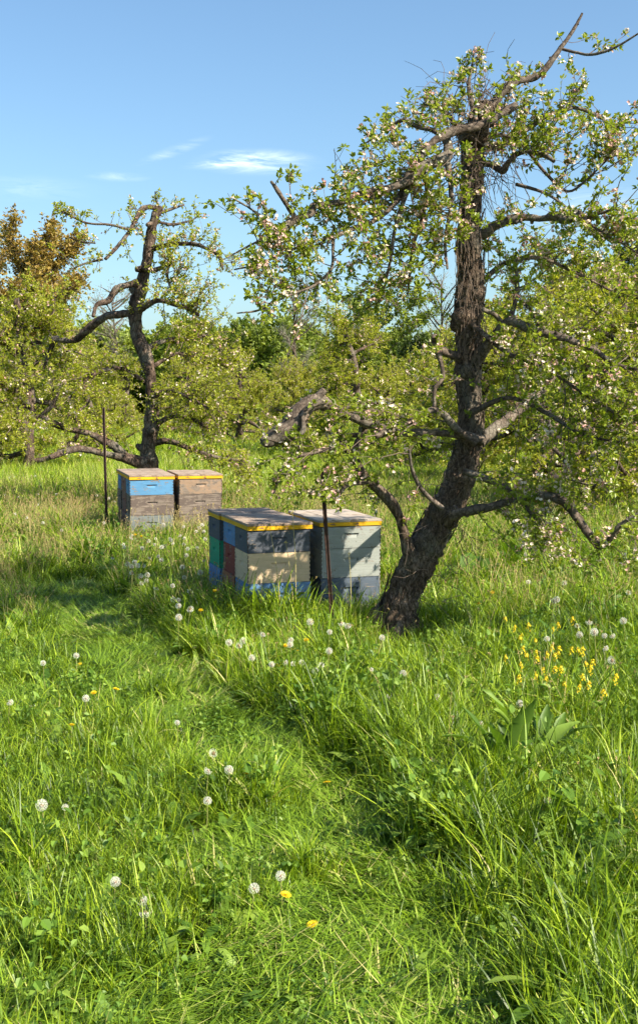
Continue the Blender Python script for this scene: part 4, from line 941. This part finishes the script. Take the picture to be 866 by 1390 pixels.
zn = zone(x, y); tuft = vnoise(x, y, 5.0, 8)
q = gr.random(len(x)) < np.clip(zn * 1.9 - .12, 0, 1) * np.clip(.25 + 1.5 * tuft, .3, 1)
tx, ty, tz = x[q], y[q], zn[q]
pos, rot, scl = lay(tx, ty, (.38 + .72 * tz) * gr.uniform(.75, 1.15, len(tx)) * (.8 + .35 * tuft[q]))
scl[:, :2] *= (1 + np.clip((ty - 7) / 10, 0, 1))[:, None]
scatter('tall_grass', C_tall, pos, rot, scl, gr.integers(0, 9, len(tx)), 'long lush green grass standing beside the track and around the hives', 'grass')
q2 = ((~q) | (gr.random(len(x)) < .35)) & ((gr.random(len(x)) < .75) | (zn > .16))
sx, sy = x[q2], y[q2]; d_ = sdist(sx, sy); tr_ = (zn[q2] < .16)
q3 = tr_ & (gr.random(len(sx)) < .95)
pos, rot, scl = lay(sx[~q3], sy[~q3], .6 + .5 * gr.random((~q3).sum()))
scatter('short_grass', C_short, pos, rot, scl, gr.integers(0, 8, len(pos)), 'short green turf between the longer tufts', 'grass')
cx, cy = np.concatenate([sx[q3], sx[q3] + .03]), np.concatenate([sy[q3], sy[q3] + .05])
az = 2.0 + (vnoise(cx, cy, 1.6, 6) - .5) * 7 + gr.normal(size=len(cx)) * .5
pos, rot, scl = lay(cx, cy, gr.uniform(.55, 1.15, len(cx)), .10, az)
pos[:, 2] += gr.uniform(0, .035, len(cx))
scatter('trodden_grass', C_cut, pos, rot, scl, gr.integers(0, 8, len(cx)), 'flattened mown grass lying on the track', 'grass')
x4, y4 = band(17, 30, 45, 3); x5, y5 = band(30, 70, 9, 5)
x = np.concatenate([x4, x5]); y = np.concatenate([y4, y5])
pos, rot, scl = lay(x, y, gr.uniform(.8, 1.2, len(x)) * np.where(y > 30, 1.6, 1.15)); scl[:, :2] *= np.where(y > 30, 2.2, 1.4)[:, None]
scatter('meadow_grass', C_coarse, pos, rot, scl, gr.integers(0, 6, len(x)), 'meadow grass under the orchard trees further back', 'grass')

# weeds: rosettes, clover, seedlings; dry stalks
wd = []
for k in range(7):
    mb = MB(); rg = np.random.default_rng(300 + k); n = rg.integers(7, 12)
    a = rg.uniform(0, 6.28, n); el = rg.uniform(.25, 1.1, n); D = np.column_stack([np.cos(a) * np.cos(el), np.sin(a) * np.cos(el), np.sin(el)])
    if k < 4:
        for s_ in range(n):   # dandelion-like toothed leaf: chain of pairs
            L_ = rg.uniform(.09, .19); d0 = D[s_]; sd_ = unit(np.cross(d0, (0, 0, 1))); c = np.zeros(3); V = []; K = 7
            for j in range(K):
                tt = j / (K - 1); w_ = L_ * .13 * math.sin(math.pi * min(1, tt * .9 + .08)) * (1.25 if j % 2 else .7); dd = unit(d0 + np.array((0, 0, -1.1 * tt)))
                V += [c - sd_ * w_, c + sd_ * w_]; c = c + dd * L_ / (K - 1)
            mb.add(V, [(2 * j, 2 * j + 1, 2 * j + 3, 2 * j + 2) for j in range(K - 1)], np.full(K - 1, rg.random()))
    else:
        n = 34; B_ = np.column_stack([rg.normal(size=n) * .045, rg.normal(size=n) * .045, rg.uniform(.02, .16, n)])
        Dd = unit(rg.normal(size=(n, 3)) + np.array((0, 0, .2))); leaves(mb, B_, Dd, unit(np.array((0, 0, 1.)) + rg.normal(size=(n, 3)) * .3), rg.uniform(.014, .034, n), rg.uniform(.5, .9, n), rnd=rg.random(n))
        PT = np.stack([B_ * (1, 1, 0), B_ * (1, 1, .5), B_], 1); twig_tubes(mb, PT, np.full(n, .0012), np.full(n, .0008), 3)
    wd.append((mb, [M['weed']], False))
C_weed = library('weed_rosette', wd)
xa, ya = band(2.4, 9, 34); xb, yb = band(9, 18, 22)
x = np.concatenate([xa, xb]); y = np.concatenate([ya, yb]); k = clear(x, y); x, y = x[k], y[k]
pos, rot, scl = lay(x, y, gr.uniform(.7, 1.4, len(x)) * (.6 + .7 * zone(x, y)))
pos[:, 2] += .05 * zone(x, y)
scatter('weeds', C_weed, pos, rot, scl, gr.integers(0, 7, len(x)), 'dandelion leaves and small broad leaved weeds among the grass', 'weeds')
stw = []
for k in range(6):
    mb = MB(); rg = np.random.default_rng(400 + k); n = 5
    S_ = np.column_stack([rg.normal(size=n) * .05, rg.normal(size=n) * .05, np.zeros(n)])
    PT = grow(S_, np.column_stack([rg.normal(size=n) * .22, rg.normal(size=n) * .22, np.ones(n)]), rg.uniform(.22, .48, n), 5, rg, .07, 0)
    twig_tubes(mb, PT, np.full(n, .0016), np.full(n, .0009), 3)
    e = PT[:, -1]; B_ = np.repeat(e, 6, 0); leaves(mb, B_, rg.normal(size=(n * 6, 3)) + np.array((0, 0, .4)), rg.normal(size=(n * 6, 3)), rg.uniform(.006, .016, n * 6), np.full(n * 6, .5), rnd=rg.random(n * 6) * .5)
    stw.append((mb, [M['straw']], False))
C_straw = library('dry_stalk_clump', stw)
xa, ya = band(4.5, 9.0, 14); xb, yb = band(9.0, 20, 85)
x = np.concatenate([xa, xb]); y = np.concatenate([ya, yb]); k = clear(x, y) & (zone(x, y) > .4) & ((sdist(x, y) > .1) | (y > 9)) & (gr.random(len(x)) < .22 + .6 * (vnoise(x, y, 1.1, 12) > .5) * np.where(x < .8, 1, .4)); x, y = x[k], y[k]
pos, rot, scl = lay(x, y, gr.uniform(.7, 1.15, len(x)))
scatter('dry_stalks', C_straw, pos, rot, scl, gr.integers(0, 6, len(x)), 'thin straw coloured stalks scattered through the long grass', 'stalks')

# ------------------------------------------------------------------ dandelion clocks and yellow flowers, one object each
def clock_proto(cut=None):
    t = thing('dandelion_clock', 'x', 'dandelion clock'); rg = np.random.default_rng(1); H = 1.0
    st = MB(); tube(st, [(0, 0, -.02), (.006, .003, .07), (.002, .004, .15), (0, 0, .22)], [.0026, .0024, .0022, .002], 6); st.build('stem', M['stem'], t, smooth=True)
    n = 64; k = np.arange(n) + .5; ph = np.arccos(1 - 2 * k / n); th = math.pi * (1 + 5 ** .5) * k
    d = np.column_stack([np.cos(th) * np.sin(ph), np.sin(th) * np.sin(ph), np.cos(ph)]); d = d[d[:, 2] > -.86]; d = d if cut is None else d[d @ np.array(cut[:3]) < cut[3]]; n = len(d); c = np.array((0, 0, .235))
    r_ = .0195
    hd = MB(); PT = np.stack([c + d * .004, c + d * r_ * .5, c + d * r_ * .86], 1); twig_tubes(hd, PT, np.full(n, .00022), np.full(n, .00018), 3)
    X_ = unit(np.cross(d, (.3, .5, .8))); Y_ = np.cross(d, X_)
    for q in range(7):
        a = q * 6.283 / 7; D = unit(X_ * math.cos(a) + Y_ * math.sin(a) + d * .75)
        leaves(hd, c + d * r_ * .84, D, d, np.full(n, r_ * .36), np.full(n, .11), fold=0, droop=0, simple=True, rnd=rg.random(n))
    hd.build('seed_head', M['puff'], t)
    co_ = MB(); tube(co_, c + np.array([(0, 0, -.012), (0, 0, -.007), (0, 0, 0), (0, 0, .006), (0, 0, .0075)]), [.003, .006, .0080, .005, .001], 8); co_.build('seed_core', M['seedcore'], t, smooth=True)
    return t
cks = [(clock_proto(), [False]) for _ in range(1)] + [(clock_proto(c_), [False]) for c_ in ((.8, .2, .5, .15), (-.5, .6, .6, .4), (0, -.3, .95, .0))]
pick_ck = lambda: cks[random.choice((0, 0, 0, 0, 1, 2, 2, 3))]
def put(proto, flag, u, v, label, hgt, base_h, group, s=1.0, tilt=.12, face=None):
    g_ = G(u, v, hgt); z0 = float(terr(g_[0], g_[1])); g_ = G(u, v, hgt + z0)
    o = copy_tree(proto) if flag[0] else proto; flag[0] = True
    sz = hgt / base_h; o.scale = (s, s, s)
    rx, ry = random.uniform(-tilt, tilt), random.uniform(-tilt, tilt)
    o.rotation_euler = (rx, ry, random.uniform(0, 6.28))
    M3 = o.rotation_euler.to_matrix(); top = M3 @ Vector((0, 0, base_h * s))
    o.location = (g_[0] - top.x, g_[1] - top.y, g_[2] - top.z); o['label'] = label
    if group: o['group'] = group
    # stretch the stem so that its foot reaches the soil
    st = o.children[0]; need = (top.z - (g_[2] - z0)); st.scale = (1, 1, 1)
    if abs(need) > .01:
        k = hgt / (base_h * s); st.location = (0, 0, base_h - base_h * k); st.scale = (1, 1, k)
    return o
gname = 'dandelion clocks in the near grass'
near_clocks = [
    (59, 900, 'dandelion clock left of a close pair, upper left of the near grass', .20), (104, 890, 'dandelion clock right of a close pair, upper left of the near grass', .20),
    (14, 953, 'dandelion clock at the left edge of the photo, on a straight stem', .17), (117, 948, 'dandelion clock with a yellow dandelion just right of it', .17),
    (45, 957, 'faded small dandelion clock between the edge one and the one by the yellow flower', .12), (241, 981, 'small buff dandelion clock alone on the middle of the track side grass', .17),
    (57, 1093, 'big round dandelion clock near the left edge with a smaller one to its right', .17), (89, 1096, 'small greyish dandelion clock just right of the big round one', .15),
    (290, 1022, 'uppermost dandelion clock of the cluster in the tuft at centre left', .22), (283, 1046, 'half blown dandelion clock touching the cluster in the tuft', .21), (311, 1045, 'roundest dandelion clock of the cluster in the tuft at centre left', .20),
    (282, 1087, 'lowest dandelion clock of the tuft cluster, on a pale stem', .16), (157, 1197, 'dandelion clock low in the foreground left, on its own', .14),
    (197, 1238, 'lower of two fuzzy dandelion clocks at the bottom left', .12), (193, 1222, 'upper of two fuzzy dandelion clocks at the bottom left', .12),
    (381, 1189, 'crisp white dandelion clock in the bottom middle of the grass', .14), (345, 1206, 'duller dandelion clock left of the crisp white one', .12),
    (370, 1062, 'small pale dandelion clock on the track right of the tuft cluster', .09), (593, 947, 'crisp dandelion clock in the tall grass below the big trunk', .25),
    (528, 945, 'small dandelion clock left of the crisp one below the trunk', .24), (705, 955, 'dandelion clock on a bent stem below the yellow flower patch', .25),
    (652, 982, 'tiny dandelion clock between the bent one and the crisp one', .2), (584, 1030, 'brownish half bare dandelion clock on the shaded bank', .2),
    (744, 1084, 'tattered dandelion clock leaning beside the big dock leaves', .22), (820, 863, 'dandelion clock right of the yellow flower patch near the photo edge', .28),
    (504, 909, 'small dandelion clock under the root of the big tree', .22), (547, 914, 'flat greyish dandelion clock in grass right of the tree root', .22),
    (342, 893, 'dandelion clock alone left of the white bunch near the post', .27), (369, 902, 'leftmost dandelion clock of the white bunch near the post', .26), (387, 899, 'second dandelion clock of the white bunch near the post', .26),
    (398, 901, 'middle dandelion clock of the white bunch near the post', .25), (410, 899, 'fourth dandelion clock of the white bunch near the post', .27), (428, 911, 'rightmost dandelion clock of the white bunch, near the post foot', .24), (436, 903, 'dandelion clock just above the rightmost of the white bunch', .27),
    (243, 838, 'large dandelion clock in the long grass left of the cream hive, lower one', .3), (243, 822, 'dandelion clock right above the lower one left of the cream hive', .3)]
for u, v, lb, h in near_clocks:
    full = any(q in lb for q in ('round', 'crisp', 'large', 'big')); torn = any(q in lb for q in ('half', 'tattered', 'faded', 'fuzzy'))
    k_ = 0 if full and not torn else (random.choice((1, 3)) if torn else random.choice((0, 0, 2)))
    sz = 1.2 if ('big' in lb[:6] or 'large' in lb[:6]) else (.68 if ('small' in lb or 'tiny' in lb) else random.uniform(.85, 1.0))
    put(*cks[k_], u, v, lb, h, .235, gname, sz)
rg = np.random.default_rng(77)
def many(n, u0, u1, v0, v1, label, group, hh=(.24, .36), sc=(.85, 1.25)):
    c = 0
    while c < n:
        u, v = rg.uniform(u0, u1), rg.uniform(v0, v1); h = rg.uniform(*hh); p_ = G(u, v, h)
        if not clear(np.array([p_[0]]), np.array([p_[1]]))[0] or (zone(np.array([p_[0]]), np.array([p_[1]]))[0] < .3): continue
        put(*pick_ck(), u, v, label, h, .235, group, rg.uniform(*sc)); c += 1
many(60, 165, 345, 690, 745, 'small dandelion clock in the sunlit long grass right in front of the back beehives', 'dandelion clocks before the back beehives', sc=(.75, 1.05))
many(30, 5, 170, 640, 730, 'tiny far dandelion clock in the sunny grass left of the back beehives', 'dandelion clocks left of the back beehives', sc=(.75, 1.05))
many(26, 300, 420, 640, 682, 'tiny far dandelion clock in the grass strip behind the front beehives', 'dandelion clocks behind the front beehives', sc=(.8, 1.2))
many(26, 120, 285, 745, 830, 'dandelion clock in straw flecked grass between the track and the front beehives', 'dandelion clocks beside the track')
many(12, 300, 520, 835, 885, 'dandelion clock in the shaded tall grass at the foot of the front beehives', 'dandelion clocks below the front beehives')
many(14, 700, 862, 790, 900, 'small dandelion clock in the long grass around the yellow flower patch', 'dandelion clocks right of the big tree')

def yellow_proto():
    t = thing('dandelion', 'x', 'dandelion'); st = MB(); tube(st, [(0, 0, -.02), (.004, .002, .06), (0, .003, .12), (0, 0, .15)], [.0024, .0022, .002, .002], 5); st.build('stem', M['stem'], t)
    hd = MB(); rg = np.random.default_rng(2)
    for ring, (n, el, L_) in enumerate(((22, .25, .019), (20, .6, .017), (14, 1.0, .013), (8, 1.3, .009))):
        a = np.arange(n) * 6.283 / n + rg.random(); D = np.column_stack([np.cos(a) * math.cos(el), np.sin(a) * math.cos(el), np.full(n, math.sin(el))])
        leaves(hd, np.tile((0, 0, .15), (n, 1)) + D * .002, D, np.tile((0, 0, 1.), (n, 1)) + D * .01, np.full(n, L_), np.full(n, .3), simple=True, rnd=rg.random(n), droop=0)
    hd.build('flower_head', M['yellow'], t); return t
yp = yellow_proto(); used_y = [False]; gy = 'yellow dandelions in the grass'
for u, v, lb, h in [(128, 941, 'yellow dandelion flower right beside a dandelion clock at upper left', .14), (158, 936, 'small yellow dandelion at the edge of the shaded track, upper left', .13), (98, 985, 'orange yellow dandelion with a closed look, left side of the near grass', .14),
                    (334, 1051, 'yellow dandelion just right of the clock cluster in the tuft', .12), (388, 1215, 'yellow dandelion by the bottom middle dandelion clocks', .1), (424, 1255, 'half hidden yellow dandelion low at the bottom middle', .08),
                    (388, 878, 'yellow dandelion above the white bunch of clocks near the post', .25), (402, 884, 'yellow dandelion beside the post, above the white bunch', .24), (416, 870, 'yellow dandelion close to the foot of the rusty post', .22),
                    (108, 902, 'tiny yellow dandelion beneath the upper left pair of clocks', .08), (444, 1062, 'yellow dandelion speck on the shaded track', .07),
                    (184, 727, 'yellow dandelion in front of the sky blue beehive', .25), (192, 729, 'second yellow dandelion in front of the sky blue beehive', .25), (292, 804, 'yellow dandelion at the corner of the green beehive', .28),
                    (273, 830, 'yellow dandelion left of the front beehives in the long grass', .26), (378, 808, 'yellow dandelion against the blue bottom box of the front hive', .3), (650, 820, 'yellow dandelion right of the leaning trunk', .2), (668, 805, 'higher yellow dandelion right of the leaning trunk', .2)]:
    put(yp, used_y, u, v, lb, h, .15, gy, random.uniform(.9, 1.2), .3)

def mustard_proto():
    t = thing('mustard_flower', 'x', 'wildflower'); st = MB(); rg = np.random.default_rng(6)
    tube(st, [(0, 0, -.02), (.01, .004, .14), (.004, -.004, .28), (0, 0, .38)], [.003, .0026, .002, .0015], 5)
    B_ = np.column_stack([np.zeros(8), np.zeros(8), np.linspace(.06, .3, 8)]); a = np.arange(8) * 2.4
    leaves(st, B_, np.column_stack([np.cos(a), np.sin(a), np.full(8, .5)]), np.tile((0, 0, 1.), (8, 1)), np.linspace(.07, .03, 8), np.full(8, .35)); st.build('stem', M['weed'], t)
    hd = MB(); n = 22; d = unit(rg.normal(size=(n, 3)) + np.array((0, 0, .5))); C_ = np.array((0, 0, .375)) + d * rg.uniform(.008, .022, n)[:, None] * np.array((1, 1, 1.3))
    for q in range(4):
        X_ = unit(np.cross(d, (.2, .9, .3))); Y_ = np.cross(d, X_); an = q * math.pi / 2
        leaves(hd, C_, X_ * math.cos(an) + Y_ * math.sin(an) + d * .25, d, np.full(n, .0078), np.full(n, .8), simple=True, rnd=rg.random(n), fold=0, droop=0)
    hd.build('flower_head', M['yellow'], t); return t
mp_ = mustard_proto(); used_m = [False]
spots = [(693, 846), (709, 856), (728, 854), (757, 854), (774, 848), (750, 860), (704, 874), (718, 868), (722, 880), (736, 876), (746, 884), (756, 878), (769, 880), (712, 890), (728, 892), (742, 896), (760, 893), (777, 890), (794, 882), (806, 897), (700, 900), (716, 906), (733, 908), (750, 908), (768, 912), (786, 906), (800, 912), (705, 918), (724, 922), (742, 922), (760, 926), (782, 922), (776, 934), (800, 930), (827, 920), (812, 938), (735, 886), (748, 890)]
ml = {(693, 846): 'yellow mustard flower at the upper left tip of the yellow patch', (757, 854): 'yellow mustard flower standing highest in the middle of the patch', (774, 848): 'yellow mustard flower alone at the upper right of the patch', (827, 920): 'yellow mustard flower standing alone far right of the patch', (812, 938): 'lowest right yellow mustard flower outside the patch'}
for s_ in spots: put(mp_, used_m, 755 + (s_[0] - 755) * 1.12 + (random.uniform(-9, 9) if s_ not in ml else 0), 890 + (s_[1] - 890) * 1.1 + (random.uniform(-6, 6) if s_ not in ml else 0), ml.get(s_, 'yellow mustard flower inside the dense yellow patch right of the big tree'), random.uniform(.30, .4), .375, 'yellow mustard flowers right of the big tree', random.uniform(.45, .8), .15)

# ------------------------------------------------------------------ broad-leaved plants
def dock(u, v, n, L, label, seed, el=(.7, 1.35), wid=.26, cat='dock plant', name='dock_plant'):
    g_ = G(u, v); z0 = float(terr(g_[0], g_[1])); t = thing(name, label, cat, (g_[0], g_[1], z0), 0, 'broad leaved plants in the grass')
    rg = np.random.default_rng(abs(seed))
    for i_ in range(n):
        a = rg.uniform(0, 6.28); e = rg.uniform(*el); L_ = L * rg.uniform(.65, 1.15); K = 11; W_l = L_ * wid * rg.uniform(.8, 1.2)
        d0 = np.array((math.cos(a) * math.cos(e), math.sin(a) * math.cos(e), math.sin(e))); sd_ = unit(np.cross(d0, (0, 0, 1)) + rg.normal(size=3) * .15); c = np.array((rg.normal() * .02, rg.normal() * .02, .0)); V = []
        bend = rg.uniform(.2, 1.5); mb = MB()
        for j in range(K):
            tt = j / (K - 1); dd = unit(d0 + np.array((math.cos(a) * .6, math.sin(a) * .6, -1.2)) * bend * max(0, tt - .25) ** 1.3); nn = unit(np.cross(sd_, dd)); nn = nn if nn[2] > 0 else -nn
            w_ = W_l * .5 * (.08 if tt < .16 else math.sin(math.pi * min(1, (tt - .12) / .89)) ** .7) + .0015; rip = math.sin(j * 2.3 + i_) * w_ * .22
            V += [c - sd_ * w_ + nn * (w_ * .35 + rip), c - nn * .004, c + sd_ * w_ + nn * (w_ * .35 - rip)]; c = c + dd * L_ / (K - 1)
        fs = []
        for j in range(K - 1): fs += [(3 * j, 3 * j + 1, 3 * j + 4, 3 * j + 3), (3 * j + 1, 3 * j + 2, 3 * j + 5, 3 * j + 4)]
        mb.add(V, fs, np.full(len(fs), rg.random())); mb.build('leaf', M['dock'], t, smooth=True)
dock(700, 1085, 17, .44, 'large dock plant with upright broad leaves in the foreground at right', 1, (.8, 1.5), .16)
dock(738, 1065, 12, .36, 'smaller dock plant joined to the right of the large one', 2, (.8, 1.5), .16)
dock(415, 1050, 6, .13, 'low plantain with flat round leaves on the shaded track', 3, (.1, .6), .6, 'plantain', 'plantain')
dock(470, 1000, 9, .2, 'dock plant at the shaded edge of the tall grass beside the track', 4, (.3, 1.1), .34)
dock(235, 1130, 9, .15, 'small dock plant in the shadow of the near tuft', 5, (.4, 1.1), .3)
dock(640, 805, 8, .42, 'burdock with big round leaves in the grass right of the leaning trunk', 6, (.5, 1.2), .5, 'burdock', 'burdock')
dock(700, 790, 7, .40, 'second burdock farther right under the crooked low limb', 7, (.5, 1.2), .5, 'burdock', 'burdock')
dock(90, 735, 7, .35, 'broad leaved dock at left beyond the track', 8, (.6, 1.2), .35)
dock(385, 860, 7, .34, 'dock plant between the post and the front beehives', 9, (.7, 1.3), .3)
dock(360, 935, 6, .2, 'dock plant in the tall grass below the white bunch of clocks', 10, (.5, 1.2), .3)
dock(810, 1180, 8, .22, 'dock plant in the foreground grass at the right', 12, (.5, 1.2), .3)
# tall dry stalks standing in front of the hives
def stalk(u0, v0, u1, v1, label):
    a = G(u0, v0); b = P(u1, v1, a[1] + .03); a[2] = 0; o_ = MB(); m_ = (a + b) / 2 + np.array((.02, 0, 0))
    pp, rr = catmull([a, m_, b], [.004, .003, .0016], 5); tube(o_, pp - a, rr, 5)
    rg = np.random.default_rng(int(u0)); e = np.tile(b - a, (10, 1)); leaves(o_, e, rg.normal(size=(10, 3)), rg.normal(size=(10, 3)), rg.uniform(.008, .02, 10), np.full(10, .5))
    tag(o_.build('dry_stalk', M['straw'], loc=tuple(a)), label, 'dry stalk', 'dry stalks before the hives')
stalk(382, 866, 366, 712, 'pale dry stalk crossing the cream and slate hive, leftmost'); stalk(398, 864, 388, 735, 'shorter dark stalk before the hand grip of the cream box'); stalk(399, 866, 397, 695, 'thin straight dry stalk near the right end of the cream hive')
stalk(471, 868, 474, 752, 'thin dry stalk before the pale sage hive right of the post'); stalk(484, 862, 488, 785, 'short dry stalk topped with a bud, before the pale sage hive')
stalk(165, 795, 178, 690, 'tall dry stalk with buff head before the sky blue beehive')
